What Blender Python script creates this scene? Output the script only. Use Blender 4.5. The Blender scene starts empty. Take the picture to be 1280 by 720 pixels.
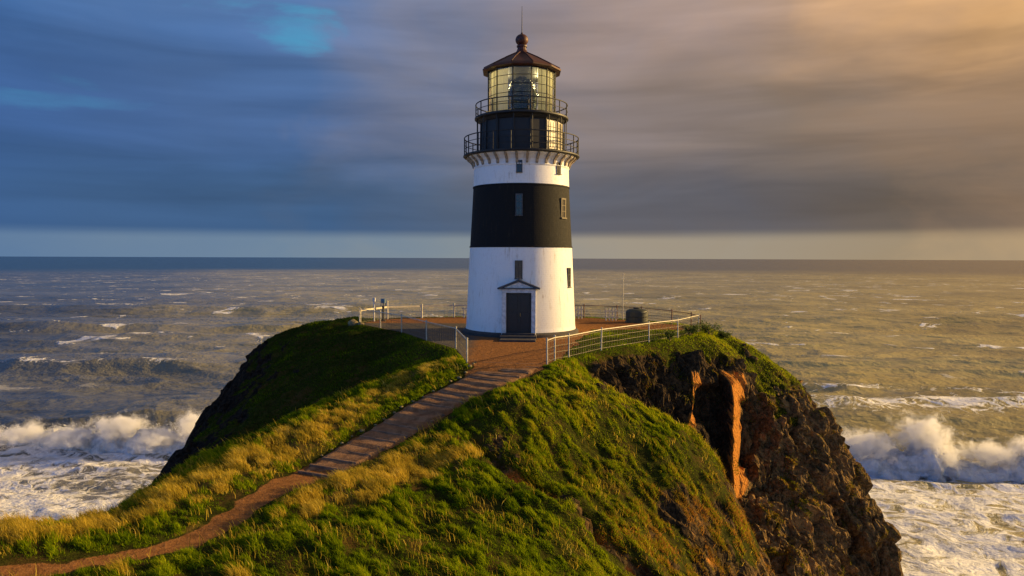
import bpy, math, random
import numpy as np
from mathutils import Vector, Matrix
random.seed(7)
rng = np.random.default_rng(7)
sc = bpy.context.scene
C = sc.collection
R = math.radians
PI = math.pi

# ------------------------------------------------------------------ camera, sky, sun, exposure
CAM_Z = 28.0
F = 900.0 / 1280.0
PITCH = math.atan(38 / 900)
ROLL = R(0.22)
cam_d = bpy.data.cameras.new('camera')
cam_d.sensor_width = 36
cam_d.lens = 36 * F
cam_d.clip_start = 0.1
cam_d.clip_end = 60000
cam = bpy.data.objects.new('camera', cam_d)
C.objects.link(cam)
cam.location = (0, 0, CAM_Z)
cam.rotation_euler = (Matrix.Rotation(PI / 2 - PITCH, 3, 'X') @ Matrix.Rotation(ROLL, 3, 'Z')).to_euler()
sc.camera = cam
CM = np.array(Matrix.Rotation(PI / 2 - PITCH, 3, 'X') @ Matrix.Rotation(ROLL, 3, 'Z'))


def W(px, py, Y):
    """world point seen at photograph position px, py (1280 x 720) at distance Y north of the viewpoint"""
    d = CM @ np.array([(px - 640) / 900, -(py - 360) / 900, -1.0])
    d = d / d[1] * Y
    return (d[0], Y, CAM_Z + d[2])


SUN_EL = 14.0
SUN_AZ = 76.0          # clockwise from +Y (into the picture)
SUN_DIR = Vector((math.sin(R(SUN_AZ)) * math.cos(R(SUN_EL)), math.cos(R(SUN_AZ)) * math.cos(R(SUN_EL)), math.sin(R(SUN_EL))))
sun_d = bpy.data.lights.new('sun', 'SUN')
sun_d.energy = 5.0
sun_d.angle = R(0.6)
sun_d.color = (1.0, 0.66, 0.25)
sun = bpy.data.objects.new('sun', sun_d)
C.objects.link(sun)
sun.location = (60, 30, 80)
sun.rotation_euler = (-SUN_DIR).to_track_quat('-Z', 'Y').to_euler()

sc.view_settings.view_transform = 'Standard'
sc.view_settings.look = 'None'
sc.view_settings.exposure = 0.75
sc.view_settings.gamma = 1.0
sc.view_settings.use_curve_mapping = False
sc.cycles.max_bounces = 6
sc.cycles.volume_bounces = 2
sc.cycles.volume_step_rate = 1.0
sc.cycles.volume_max_steps = 64
sc.cycles.transparent_max_bounces = 12
sc.cycles.use_denoising = True


# ------------------------------------------------------------------ node helper
class NT:
    def __init__(s, tree):
        s.t = tree
        s.n = tree.nodes
        s.l = tree.links

    def put(s, sock, v):
        if v is None:
            return
        if isinstance(v, bpy.types.NodeSocket):
            s.l.new(v, sock)
        elif isinstance(v, (tuple, list)) and sock.type == 'RGBA' and len(v) == 3:
            sock.default_value = (*v, 1)
        else:
            sock.default_value = v

    def new(s, typ, **kw):
        nd = s.n.new(typ)
        for k, v in kw.items():
            setattr(nd, k, v)
        return nd

    def m(s, op, a, b=None, c=None, clamp=False):
        nd = s.new('ShaderNodeMath', operation=op, use_clamp=clamp)
        s.put(nd.inputs[0], a)
        s.put(nd.inputs[1], b)
        if c is not None:
            s.put(nd.inputs[2], c)
        return nd.outputs[0]

    def vm(s, op, a, b=None):
        nd = s.new('ShaderNodeVectorMath', operation=op)
        s.put(nd.inputs[0], a)
        s.put(nd.inputs[1], b)
        return nd.outputs[0]

    def mix(s, f, a, b, blend='MIX'):
        nd = s.new('ShaderNodeMix', data_type='RGBA', blend_type=blend)
        s.put(nd.inputs[0], f)
        s.put(nd.inputs[6], a)
        s.put(nd.inputs[7], b)
        return nd.outputs[2]

    def sm(s, v, lo, hi, a=0.0, b=1.0):
        nd = s.new('ShaderNodeMapRange', interpolation_type='SMOOTHSTEP')
        s.put(nd.inputs[0], v)
        for i, x in enumerate((lo, hi, a, b)):
            s.put(nd.inputs[i + 1], x)
        return nd.outputs[0]

    def noise(s, vec, scale, detail=4, rough=0.55, dist=0.0, out=0):
        nd = s.new('ShaderNodeTexNoise')
        s.put(nd.inputs['Vector'], vec)
        nd.inputs['Scale'].default_value = scale
        nd.inputs['Detail'].default_value = detail
        nd.inputs['Roughness'].default_value = rough
        nd.inputs['Distortion'].default_value = dist
        return nd.outputs[out]

    def vor(s, vec, scale, feature='F1', out=0):
        nd = s.new('ShaderNodeTexVoronoi', feature=feature)
        s.put(nd.inputs['Vector'], vec)
        nd.inputs['Scale'].default_value = scale
        return nd.outputs[out]

    def ramp(s, v, stops, interp='LINEAR'):
        nd = s.new('ShaderNodeValToRGB')
        cr = nd.color_ramp
        cr.interpolation = interp
        while len(cr.elements) > 1:
            cr.elements.remove(cr.elements[-1])
        for i, (p, c) in enumerate(stops):
            e = cr.elements[0] if i == 0 else cr.elements.new(p)
            e.position = p
            e.color = (*c, 1)
        s.put(nd.inputs[0], v)
        return nd.outputs[0]

    def comb(s, x, y, z):
        nd = s.new('ShaderNodeCombineXYZ')
        for i, v in enumerate((x, y, z)):
            s.put(nd.inputs[i], v)
        return nd.outputs[0]

    def sep(s, v):
        nd = s.new('ShaderNodeSeparateXYZ')
        s.put(nd.inputs[0], v)
        return nd.outputs

    def attr(s, name):
        return s.new('ShaderNodeAttribute', attribute_name=name)

    def bump(s, h, strength, dist, normal=None):
        nd = s.new('ShaderNodeBump')
        nd.inputs['Strength'].default_value = strength
        nd.inputs['Distance'].default_value = dist
        s.put(nd.inputs['Height'], h)
        s.put(nd.inputs['Normal'], normal)
        return nd.outputs[0]


def lin(r, g, b):
    f = lambda c: (c / 255 / 12.92) if c <= 10 else ((c / 255 + 0.055) / 1.055) ** 2.4
    return (f(r), f(g), f(b))


# ------------------------------------------------------------------ world
w = bpy.data.worlds.new('World')
sc.world = w
w.use_nodes = True
w.node_tree.nodes.clear()
T = NT(w.node_tree)
out = T.new('ShaderNodeOutputWorld')
bg = T.new('ShaderNodeBackground')
sky = T.new('ShaderNodeTexSky', sky_type='NISHITA')
sky.sun_disc = False
sky.sun_elevation = R(SUN_EL)
sky.sun_rotation = R(SUN_AZ)
sky.air_density = 1.0
sky.dust_density = 0.6
sky.ozone_density = 2.0
STR = 0.06
KE = 2 ** -sc.view_settings.exposure   # the cloud colours are given as they look in the picture
tc = T.new('ShaderNodeTexCoord').outputs['Generated']
X, Y_, Z = T.sep(tc)
az = T.m('MULTIPLY', T.m('ARCTAN2', X, Y_), 180 / PI)          # degrees, 0 = out to sea, + towards the sun
hyp = T.m('SQRT', T.m('ADD', T.m('MULTIPLY', X, X), T.m('MULTIPLY', Y_, Y_)))
el = T.m('MULTIPLY', T.m('ARCTAN2', Z, hyp), 180 / PI)
sv = T.comb(T.m('MULTIPLY', az, 0.045), T.m('MULTIPLY', el, 0.32), 0.0)
n1 = T.noise(sv, 1.0, 4, 0.5, 0.6)
n1c = T.m('SUBTRACT', n1, 0.5)
n2 = T.noise(T.comb(T.m('MULTIPLY', az, 0.02), T.m('MULTIPLY', el, 0.5), 4.0), 1.3, 3, 0.5)
n2c = T.m('SUBTRACT', n2, 0.5)
n3 = T.noise(T.comb(T.m('MULTIPLY', az, 0.09), T.m('MULTIPLY', el, 0.16), 9.0), 1.0, 5, 0.55, 0.4)
n3c = T.m('SUBTRACT', n3, 0.5)
azw = T.m('ADD', az, T.m('MULTIPLY', n3c, 22.0))
azt = T.m('DIVIDE', T.m('ADD', azw, 50.0), 150.0)              # -50..100 deg -> 0..1
P_ = lambda a: (a + 50) / 150
hor = T.ramp(azt, [(P_(-40), lin(92, 122, 158)), (P_(-18), lin(112, 134, 156)), (P_(-4), lin(134, 143, 148)), (P_(10), lin(160, 150, 134)),
                   (P_(30), lin(160, 142, 116)), (P_(60), lin(235, 190, 130)), (P_(80), lin(255, 205, 140)), (P_(98), lin(170, 170, 170))])
low = T.ramp(azt, [(P_(-40), lin(62, 96, 142)), (P_(-18), lin(66, 96, 134)), (P_(-4), lin(84, 99, 122)), (P_(10), lin(98, 98, 106)),
                   (P_(30), lin(108, 97, 88)), (P_(60), lin(190, 150, 110)), (P_(80), lin(240, 190, 135)), (P_(98), lin(140, 150, 165))])
mid = T.ramp(azt, [(P_(-40), lin(60, 95, 148)), (P_(-18), lin(74, 103, 148)), (P_(-5), lin(115, 120, 140)), (P_(7), lin(140, 128, 126)),
                   (P_(20), lin(136, 120, 108)), (P_(34), lin(150, 122, 96)), (P_(60), lin(255, 190, 120)), (P_(80), lin(255, 225, 170)), (P_(98), lin(150, 165, 190))])
top = T.ramp(azt, [(P_(-40), lin(66, 106, 160)), (P_(-18), lin(88, 120, 168)), (P_(-5), lin(128, 132, 154)), (P_(7), lin(158, 142, 140)),
                   (P_(20), lin(180, 150, 128)), (P_(34), lin(240, 186, 126)), (P_(60), lin(255, 220, 160)), (P_(80), lin(255, 240, 200)), (P_(98), lin(150, 175, 210))])
elw = T.m('ADD', el, T.m('MULTIPLY', n1c, 4.5))
c = T.mix(T.sm(elw, 4.5, 10.0), low, mid)
c = T.mix(T.sm(elw, 10.5, 18.5), c, top)
elh = T.m('ADD', el, T.m('MULTIPLY', n2c, 0.7))
c = T.mix(T.sm(elh, 1.25, 2.35), hor, c)
# streaks of thicker and thinner stratus
st = T.m('ADD', 1.0, T.m('ADD', T.m('MULTIPLY', n1c, 0.75), T.m('MULTIPLY', n2c, 0.35)))
st = T.mix(T.sm(el, 1.8, 3.5), (1, 1, 1), T.comb(st, st, st))
c = T.mix(1.0, c, st, 'MULTIPLY')


n4c = T.m('SUBTRACT', T.noise(T.comb(T.m('MULTIPLY', az, 0.16), T.m('MULTIPLY', el, 0.55), 2.0), 1.0, 5, 0.6, 0.5), 0.5)
# openings in the cloud where clear sky shows
def hole(a0, e0, ra, re):
    da = T.m('DIVIDE', T.m('SUBTRACT', azw, a0), ra)
    de = T.m('DIVIDE', T.m('SUBTRACT', elw, e0), re)
    r = T.m('ADD', T.m('MULTIPLY', da, da), T.m('MULTIPLY', de, de))
    r = T.m('ADD', r, T.m('MULTIPLY', n4c, 5.0))
    return T.sm(r, 2.2, -0.6)


hl = T.m('MAXIMUM', hole(-18.0, 16.6, 3.6, 1.5), T.m('MULTIPLY', hole(-33.0, 10.6, 6.0, 0.6), 0.35))
c = T.mix(T.m('MULTIPLY', hl, 0.75), c, lin(78, 158, 196))
# behind the viewpoint and overhead the cloud breaks up: clear sky
c = T.mix(T.sm(el, 22, 50), c, T.mix(T.sm(az, -60, 60), lin(92, 104, 128), lin(150, 128, 104)))
clear = T.m('MULTIPLY', T.m('MAXIMUM', T.sm(az, -62, -105), T.sm(az, 130, 160)), T.sm(el, 60, 35))
skyc = T.mix(1.0, sky.outputs[0], (STR * 0.55, STR * 1.15, STR * 2.3), 'MULTIPLY')
c = T.mix(1.0, c, (KE, KE, KE), 'MULTIPLY')
c = T.mix(T.m('MULTIPLY', clear, 0.92), c, skyc)
T.put(bg.inputs['Color'], c)
bg.inputs['Strength'].default_value = 1.0
T.l.new(bg.outputs[0], out.inputs[0])


# ------------------------------------------------------------------ numpy noise
_perm = rng.permutation(512)
_grad = rng.normal(size=(512, 3))
_grad /= np.linalg.norm(_grad, axis=1)[:, None]


def perlin(x, y, z=0.0):
    x, y, z = np.broadcast_arrays(np.asarray(x, float), np.asarray(y, float), np.asarray(z, float))
    xi, yi, zi = np.floor(x).astype(int), np.floor(y).astype(int), np.floor(z).astype(int)
    xf, yf, zf = x - xi, y - yi, z - zi
    u, v, w_ = (t * t * t * (t * (t * 6 - 15) + 10) for t in (xf, yf, zf))
    res = 0
    for dx in (0, 1):
        for dy in (0, 1):
            for dz in (0, 1):
                h = _perm[(_perm[(_perm[(xi + dx) & 511] + yi + dy) & 511] + zi + dz) & 511]
                g = _grad[h]
                d = g[..., 0] * (xf - dx) + g[..., 1] * (yf - dy) + g[..., 2] * (zf - dz)
                res = res + d * (u if dx else 1 - u) * (v if dy else 1 - v) * (w_ if dz else 1 - w_)
    return res * 1.5


def fbm(x, y, z=0.0, o=4, g=0.5):
    a, s, r = 1.0, 1.0, 0
    for _ in range(o):
        r = r + a * perlin(x * s, y * s, np.asarray(z) * s + 3.7 * _)
        a *= g
        s *= 2.03
    return r


def sstep(x, a, b):
    t = np.clip((x - a) / (b - a), 0, 1)
    return t * t * (3 - 2 * t)


def cells(x, y, z):
    """3-D cellular noise: nearest distance, second distance, a random number per cell"""
    xi, yi, zi = np.floor(x).astype(int), np.floor(y).astype(int), np.floor(z).astype(int)
    d1 = np.full(x.shape, 9.0)
    d2 = np.full(x.shape, 9.0)
    idn = np.zeros(x.shape)
    for dx in (-1, 0, 1):
        for dy in (-1, 0, 1):
            for dz in (-1, 0, 1):
                h = _perm[(_perm[(_perm[(xi + dx) & 511] + yi + dy) & 511] + zi + dz) & 511]
                px = xi + dx + 0.5 + 0.45 * _grad[h, 0]
                py = yi + dy + 0.5 + 0.45 * _grad[h, 1]
                pz = zi + dz + 0.5 + 0.45 * _grad[h, 2]
                d = np.sqrt((x - px) ** 2 + (y - py) ** 2 + (z - pz) ** 2)
                near = d < d1
                d2 = np.where(near, d1, np.minimum(d2, d))
                idn = np.where(near, h / 512.0, idn)
                d1 = np.where(near, d, d1)
    return d1, d2, idn


# ------------------------------------------------------------------ mesh helpers
def mesh_np(name, verts, faces, mat=None, smooth=True, parent=None, mats=None, midx=None):
    """verts n x 3; faces a list of integer arrays, each k x 3 or k x 4"""
    me = bpy.data.meshes.new(name)
    verts = np.asarray(verts, np.float32)
    faces = [np.asarray(f, np.int32) for f in faces if len(f)]
    me.vertices.add(len(verts))
    me.vertices.foreach_set('co', verts.ravel())
    loops = np.concatenate([f.ravel() for f in faces])
    sizes = np.concatenate([np.full(len(f), f.shape[1], np.int32) for f in faces])
    me.loops.add(len(loops))
    me.loops.foreach_set('vertex_index', loops)
    me.polygons.add(len(sizes))
    me.polygons.foreach_set('loop_start', np.concatenate([[0], np.cumsum(sizes)[:-1]]).astype(np.int32))
    me.polygons.foreach_set('loop_total', sizes)
    me.polygons.foreach_set('use_smooth', np.full(len(sizes), smooth))
    for m_ in (mats or ([mat] if mat else [])):
        me.materials.append(m_)
    if midx is not None:
        me.polygons.foreach_set('material_index', np.asarray(midx, np.int32))
    me.update(calc_edges=True)
    me.validate()
    o = bpy.data.objects.new(name, me)
    C.objects.link(o)
    if parent:
        o.parent = parent
    return o


def fattr(o, name, arr):
    a = o.data.attributes.new(name, 'FLOAT', 'POINT')
    a.data.foreach_set('value', np.asarray(arr, np.float32))


def grid_faces(nu, nv, closed=False):
    i = np.arange(nu - 1)[:, None]
    j = np.arange(nv if closed else nv - 1)[None, :]
    j2 = (j + 1) % nv
    return np.stack([i * nv + j, i * nv + j2, (i + 1) * nv + j2, (i + 1) * nv + j], -1).reshape(-1, 4)


class MB:
    """collects primitives into one mesh"""

    def __init__(s):
        s.v = []
        s.f = []
        s.m = []
        s.sm = []

    def add(s, vs, fs, m=0, smooth=False):
        k = len(s.v)
        s.v += [tuple(v) for v in vs]
        for f in fs:
            s.f.append([k + i for i in f])
            s.m.append(m)
            s.sm.append(smooth)

    def box(s, c, d, rot=0.0, m=0, rx=0.0):
        M = Matrix.Rotation(rot, 3, 'Z') @ Matrix.Rotation(rx, 3, 'X')
        vs = [Vector(c) + M @ Vector((sx * d[0] / 2, sy * d[1] / 2, sz * d[2] / 2)) for sx in (-1, 1) for sy in (-1, 1) for sz in (-1, 1)]
        s.add(vs, [(0, 1, 3, 2), (4, 6, 7, 5), (0, 4, 5, 1), (2, 3, 7, 6), (0, 2, 6, 4), (1, 5, 7, 3)], m)

    def bevbox(s, c, d, b=0.01, rot=0.0, m=0):
        """box with chamfered vertical and top edges"""
        M = Matrix.Rotation(rot, 3, 'Z')
        x, y, z = d[0] / 2, d[1] / 2, d[2] / 2
        ring = lambda x, y, z, b: [(x - b, y, z), (x, y - b, z), (x, -y + b, z), (x - b, -y, z), (-x + b, -y, z), (-x, -y + b, z), (-x, y - b, z), (-x + b, y, z)]
        vs = ring(x, y, -z, b) + ring(x, y, z - b, b) + ring(x - b, y - b, z, b)
        fs = [tuple(range(8)), tuple(reversed(range(16, 24)))]
        for k in (0, 8):
            fs += [(k + i, k + 8 + i, k + 8 + (i + 1) % 8, k + (i + 1) % 8) for i in range(8)]
        s.add([Vector(c) + M @ Vector(v) for v in vs], [tuple(reversed(f)) for f in fs], m)

    def tube(s, pts, r, n=8, m=0, r2=None):
        pts = [Vector(p) for p in pts]
        vs = []
        for i, p in enumerate(pts):
            t = (pts[min(i + 1, len(pts) - 1)] - pts[max(i - 1, 0)]).normalized()
            a = t.cross(Vector((0, 0, 1)))
            if a.length < 0.05:
                a = t.cross(Vector((0, 1, 0)))
            a.normalize()
            b = t.cross(a)
            rr = r if r2 is None else r + (r2 - r) * i / (len(pts) - 1)
            vs += [p + rr * (math.cos(2 * PI * k / n) * a + math.sin(2 * PI * k / n) * b) for k in range(n)]
        fs = [(i * n + k, i * n + (k + 1) % n, (i + 1) * n + (k + 1) % n, (i + 1) * n + k) for i in range(len(pts) - 1) for k in range(n)]
        s.add(vs, fs, m, True)
        s.add(vs[:n], [tuple(reversed(range(n)))], m)
        s.add(vs[-n:], [tuple(range(n))], m)

    def lathe(s, prof, n=64, m=0, smooth=True, c=(0, 0, 0), a0=0.0, ms=None, cap=True):
        """prof: (radius, z) from bottom to top"""
        vs = [(c[0] + r * math.cos(a0 + 2 * PI * k / n), c[1] + r * math.sin(a0 + 2 * PI * k / n), c[2] + z) for r, z in prof for k in range(n)]
        for i in range(len(prof) - 1):
            kk = len(s.v)
            s.v += vs[i * n:(i + 2) * n]
            for k in range(n):
                s.f.append([kk + k, kk + (k + 1) % n, kk + n + (k + 1) % n, kk + n + k])
                s.m.append(ms[i] if ms else m)
                s.sm.append(smooth)
        if cap:
            s.add(vs[:n], [tuple(reversed(range(n)))], ms[0] if ms else m)
            s.add(vs[-n:], [tuple(range(n))], ms[-1] if ms else m)

    def build(s, name, mats, parent=None, loc=None, rotz=0.0):
        me = bpy.data.meshes.new(name)
        me.from_pydata(s.v, [], s.f)
        for m_ in (mats if isinstance(mats, list) else [mats]):
            me.materials.append(m_)
        me.polygons.foreach_set('material_index', s.m)
        me.polygons.foreach_set('use_smooth', s.sm)
        me.update()
        o = bpy.data.objects.new(name, me)
        C.objects.link(o)
        if parent:
            o.parent = parent
        if loc:
            o.location = loc
        o.rotation_euler.z = rotz
        return o


def tag(o, label=None, cat=None, group=None, kind=None):
    if label:
        o['label'] = label
    if cat:
        o['category'] = cat
    if group:
        o['group'] = group
    if kind:
        o['kind'] = kind
    return o


def empty(name, loc, rz=0.0):
    o = bpy.data.objects.new(name, None)
    C.objects.link(o)
    o.location = loc
    o.rotation_euler.z = rz
    o.empty_display_size = 0.3
    return o


# ------------------------------------------------------------------ materials
def new_mat(name):
    m_ = bpy.data.materials.new(name)
    m_.use_nodes = True
    m_.node_tree.nodes.clear()
    t = NT(m_.node_tree)
    o = t.new('ShaderNodeOutputMaterial')
    return m_, t, o


def pbr(t, o, base, rough=0.6, metal=0.0, normal=None, spec=0.5, **kw):
    b = t.new('ShaderNodeBsdfPrincipled')
    t.put(b.inputs['Base Color'], base)
    t.put(b.inputs['Roughness'], rough)
    t.put(b.inputs['Metallic'], metal)
    t.put(b.inputs['Normal'], normal)
    t.put(b.inputs['Specular IOR Level'], spec)
    for k, v in kw.items():
        t.put(b.inputs[k], v)
    t.l.new(b.outputs[0], o.inputs[0])
    return b


def simple(name, col, rough=0.6, metal=0.0, var=0.15, scale=6.0, bump=0.2, bd=0.01):
    m_, t, o = new_mat(name)
    co = t.new('ShaderNodeTexCoord').outputs['Object']
    n = t.noise(co, scale, 5, 0.6)
    dark = tuple(x * (1 - var * 2) for x in col)
    base = t.mix(t.sm(n, 0.35, 0.65), dark, col)
    pbr(t, o, base, t.m('ADD', rough, t.m('MULTIPLY', t.m('SUBTRACT', n, 0.5), 0.25)), metal, t.bump(t.noise(co, scale * 6, 4), bump, bd))
    return m_


def paint_mat(name, col, dirt, rough=0.45, streak=0.5, flake=None):
    """weathered paint on masonry: rendered brick courses, run-off streaks, stains"""
    m_, t, o = new_mat(name)
    co = t.new('ShaderNodeTexCoord').outputs['Object']
    x, y, z = t.sep(co)
    ang = t.m('ARCTAN2', y, x)
    cyl = t.comb(t.m('MULTIPLY', ang, 3.0), z, 0.0)
    stv = t.comb(t.m('MULTIPLY', ang, 9.0), t.m('MULTIPLY', z, 0.35), 0.0)
    n = t.noise(stv, 2.0, 5, 0.65)
    n2_ = t.noise(co, 1.4, 5, 0.6)
    n3_ = t.noise(co, 9.0, 5, 0.6)
    f = t.m('MULTIPLY', t.sm(n, 0.52, 0.74), t.sm(n2_, 0.38, 0.62))
    base = t.mix(t.m('MULTIPLY', f, streak), col, dirt)
    base = t.mix(t.m('MULTIPLY', t.sm(n3_, 0.5, 0.75), 0.16), base, dirt)
    if flake:
        base = t.mix(t.m('MULTIPLY', t.sm(t.noise(co, 16.0, 4, 0.6), 0.66, 0.70), 0.7), base, flake)
    br = t.new('ShaderNodeTexBrick')
    t.put(br.inputs['Vector'], cyl)
    br.inputs['Scale'].default_value = 2.2
    br.inputs['Mortar Size'].default_value = 0.02
    br.inputs['Mortar Smooth'].default_value = 0.6
    h = t.m('ADD', t.m('MULTIPLY', t.m('SUBTRACT', 1.0, br.outputs['Fac']), 0.5), t.m('MULTIPLY', n3_, 0.8))
    pbr(t, o, base, t.m('ADD', rough, t.m('MULTIPLY', t.m('SUBTRACT', n3_, 0.5), 0.3)), 0.0, t.bump(h, 0.4, 0.014), 0.25)
    return m_


M = {}
M['white'] = paint_mat('white_paint', (0.78, 0.77, 0.74), (0.36, 0.27, 0.17), 0.5, 0.75)
M['black'] = paint_mat('black_paint', (0.006, 0.006, 0.006), (0.04, 0.03, 0.015), 0.8, 0.6)
M['iron'] = simple('black_iron', (0.010, 0.010, 0.010), 0.6, 0.0, 0.2)
M['cream'] = simple('cream_joinery', (0.62, 0.56, 0.42), 0.5)
M['trim'] = simple('pale_trim', (0.66, 0.66, 0.64), 0.5)
M['roofred'] = simple('oxide_red_copper', (0.075, 0.016, 0.009), 0.55, 0.1, 0.25, 3.0)
M['slate'] = simple('slate', (0.05, 0.055, 0.065), 0.5)
M['stone'] = simple('dark_stone', (0.06, 0.05, 0.045), 0.8, 0, 0.25, 4.0, 0.6, 0.02)
M['post'] = simple('galvanised_post', (0.50, 0.46, 0.36), 0.5, 0.2, 0.15, 10)
M['rust'] = simple('rusty_bracket', (0.20, 0.10, 0.035), 0.7, 0, 0.3, 8)
M['wire'] = simple('wire', (0.16, 0.14, 0.10), 0.5, 0.4)
M['door'] = simple('door_paint', (0.014, 0.014, 0.016), 0.35)
M['tank'] = simple('dark_green_tank', (0.022, 0.03, 0.02), 0.6)
M['blue'] = simple('blue_grey_enamel', (0.10, 0.18, 0.26), 0.4)
M['brass'] = simple('brass', (0.45, 0.30, 0.10), 0.3, 0.9)
M['timber'] = simple('weathered_timber', (0.25, 0.14, 0.075), 0.85, 0, 0.25, 5.0, 0.6, 0.02)
M['brick'] = simple('interior_limewash', (0.5, 0.4, 0.25), 0.8)

m_, t, o = new_mat('window_glass')
co = t.new('ShaderNodeTexCoord').outputs['Object']
pbr(t, o, (0.02, 0.022, 0.025), 0.12, 0, t.bump(t.noise(co, 3.0, 2), 0.25, 0.02), 0.7)
M['pane'] = m_

m_, t, o = new_mat('salt_filmed_glass')
co = t.new('ShaderNodeTexCoord').outputs['Object']
sp = t.sm(t.noise(co, 5.0, 5, 0.7), 0.35, 0.7)
tr = t.new('ShaderNodeBsdfTransparent')
tr.inputs[0].default_value = (0.9, 0.93, 0.9, 1)
tl = t.new('ShaderNodeBsdfTranslucent')
tl.inputs[0].default_value = (0.88, 0.86, 0.74, 1)
df = t.new('ShaderNodeBsdfDiffuse')
df.inputs[0].default_value = (0.75, 0.72, 0.6, 1)
gl = t.new('ShaderNodeBsdfGlossy')
gl.inputs['Roughness'].default_value = 0.06
ms1 = t.new('ShaderNodeMixShader')
ms1.inputs[0].default_value = 0.3
t.l.new(tl.outputs[0], ms1.inputs[1])
t.l.new(df.outputs[0], ms1.inputs[2])
ms2 = t.new('ShaderNodeMixShader')
t.put(ms2.inputs[0], t.m('ADD', 0.02, t.m('MULTIPLY', sp, 0.06)))
t.l.new(tr.outputs[0], ms2.inputs[1])
t.l.new(ms1.outputs[0], ms2.inputs[2])
fr = t.new('ShaderNodeFresnel')
fr.inputs[0].default_value = 1.5
ms3 = t.new('ShaderNodeMixShader')
t.put(ms3.inputs[0], fr.outputs[0])
t.l.new(ms2.outputs[0], ms3.inputs[1])
t.l.new(gl.outputs[0], ms3.inputs[2])
t.l.new(ms3.outputs[0], o.inputs[0])
M['glass'] = m_

m_, t, o = new_mat('curtain_cloth')
tl = t.new('ShaderNodeBsdfTranslucent')
tl.inputs[0].default_value = (0.80, 0.74, 0.50, 1)
df = t.new('ShaderNodeBsdfDiffuse')
df.inputs[0].default_value = (0.80, 0.74, 0.50, 1)
ms1 = t.new('ShaderNodeMixShader')
ms1.inputs[0].default_value = 0.5
t.l.new(tl.outputs[0], ms1.inputs[1])
t.l.new(df.outputs[0], ms1.inputs[2])
t.l.new(ms1.outputs[0], o.inputs[0])
M['glow_curtain'] = m_

m_, t, o = new_mat('lens_glass')
co = t.new('ShaderNodeTexCoord').outputs['Object']
zz = t.sep(co)[2]
wv = t.m('SINE', t.m('MULTIPLY', zz, 60.0))
pbr(t, o, (0.03, 0.055, 0.045), 0.42, 0.0, t.bump(wv, 0.8, 0.03), 0.3)
M['lens'] = m_

# --- terrain: masks come from the mesh, tints from noise
m_, t, o = new_mat('headland_ground')
co = t.new('ShaderNodeTexCoord').outputs['Object']
rock_a = t.attr('rock').outputs['Fac']
soil_a = t.attr('soil').outputs['Fac']
dry_a = t.attr('dry').outputs['Fac']
rust_a = t.attr('rust').outputs['Fac']
na = t.noise(co, 0.8, 6, 0.6)
nb = t.noise(co, 4.5, 6, 0.65)
nc = t.noise(co, 22.0, 5, 0.6)
green = t.mix(t.sm(nb, 0.35, 0.65), (0.022, 0.022, 0.004), (0.042, 0.046, 0.006))
green = t.mix(t.sm(na, 0.48, 0.7), green, (0.07, 0.042, 0.012))
dryc = t.mix(t.sm(nb, 0.35, 0.65), (0.07, 0.05, 0.012), (0.15, 0.10, 0.02))
veg = t.mix(t.sm(dry_a, 0.3, 0.7), green, dryc)
rk1 = t.mix(t.sm(nb, 0.35, 0.7), (0.055, 0.036, 0.018), (0.25, 0.155, 0.065))
rk = t.mix(t.sm(na, 0.5, 0.72), rk1, (0.36, 0.20, 0.065))
rk = t.mix(t.sm(t.m('ADD', rust_a, t.m('MULTIPLY', t.m('SUBTRACT', nb, 0.5), 0.6)), 0.35, 0.6), rk, t.mix(t.sm(nc, 0.35, 0.65), (0.36, 0.13, 0.024), (0.55, 0.23, 0.045)))
rk = t.mix(t.m('MULTIPLY', t.sm(nc, 0.52, 0.62), 0.6), rk, (0.09, 0.085, 0.018))
# western flank: dark wet basalt; upper cove wall: shade painted into the rock colour; brown weathered rock lower down on the east
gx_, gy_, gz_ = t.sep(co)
basalt_shade = t.m('MAXIMUM', t.sm(gx_, -7.0, -10.0), t.m('MULTIPLY', t.sm(t.m('ADD', gz_, t.m('MULTIPLY', na, 3.0)), 17.0, 19.5), t.m('MULTIPLY', t.sm(gx_, 15.0, 12.0), 0.75)))
basalt_shade = t.m('MULTIPLY', basalt_shade, t.m('SUBTRACT', 1.0, t.sm(rust_a, 0.2, 0.5)))
rk = t.mix(basalt_shade, rk, t.mix(t.sm(nb, 0.35, 0.7), (0.008, 0.007, 0.006), (0.035, 0.026, 0.018)))
soilc = t.mix(t.sm(nb, 0.3, 0.7), (0.17, 0.075, 0.025), (0.30, 0.135, 0.045))
soilc = t.mix(t.m('MULTIPLY', t.sm(nc, 0.55, 0.7), 0.5), soilc, (0.33, 0.21, 0.12))
soilc = t.mix(t.attr('gravel').outputs['Fac'], soilc, t.mix(t.sm(nc, 0.3, 0.7), (0.06, 0.055, 0.048), (0.13, 0.115, 0.095)))
rf = t.sm(t.m('ADD', rock_a, t.m('MULTIPLY', t.m('SUBTRACT', nb, 0.5), 0.7)), 0.42, 0.58)
sf = t.sm(t.m('ADD', soil_a, t.m('MULTIPLY', t.m('SUBTRACT', nc, 0.5), 0.5)), 0.42, 0.58)
col = t.mix(rf, veg, rk)
col = t.mix(sf, col, soilc)
hh = t.m('ADD', t.m('MULTIPLY', nb, 0.7), t.m('MULTIPLY', nc, 0.35))
vb = t.vor(co, 3.2, 'DISTANCE_TO_EDGE')
hh = t.m('ADD', hh, t.m('MULTIPLY', t.m('MULTIPLY', t.sm(vb, 0.0, 0.2), rf), 0.5))
nrm = t.bump(hh, 0.8, 0.14)
pbr(t, o, col, 1.0, 0, nrm, 0.04)
M['ground'] = m_


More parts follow.
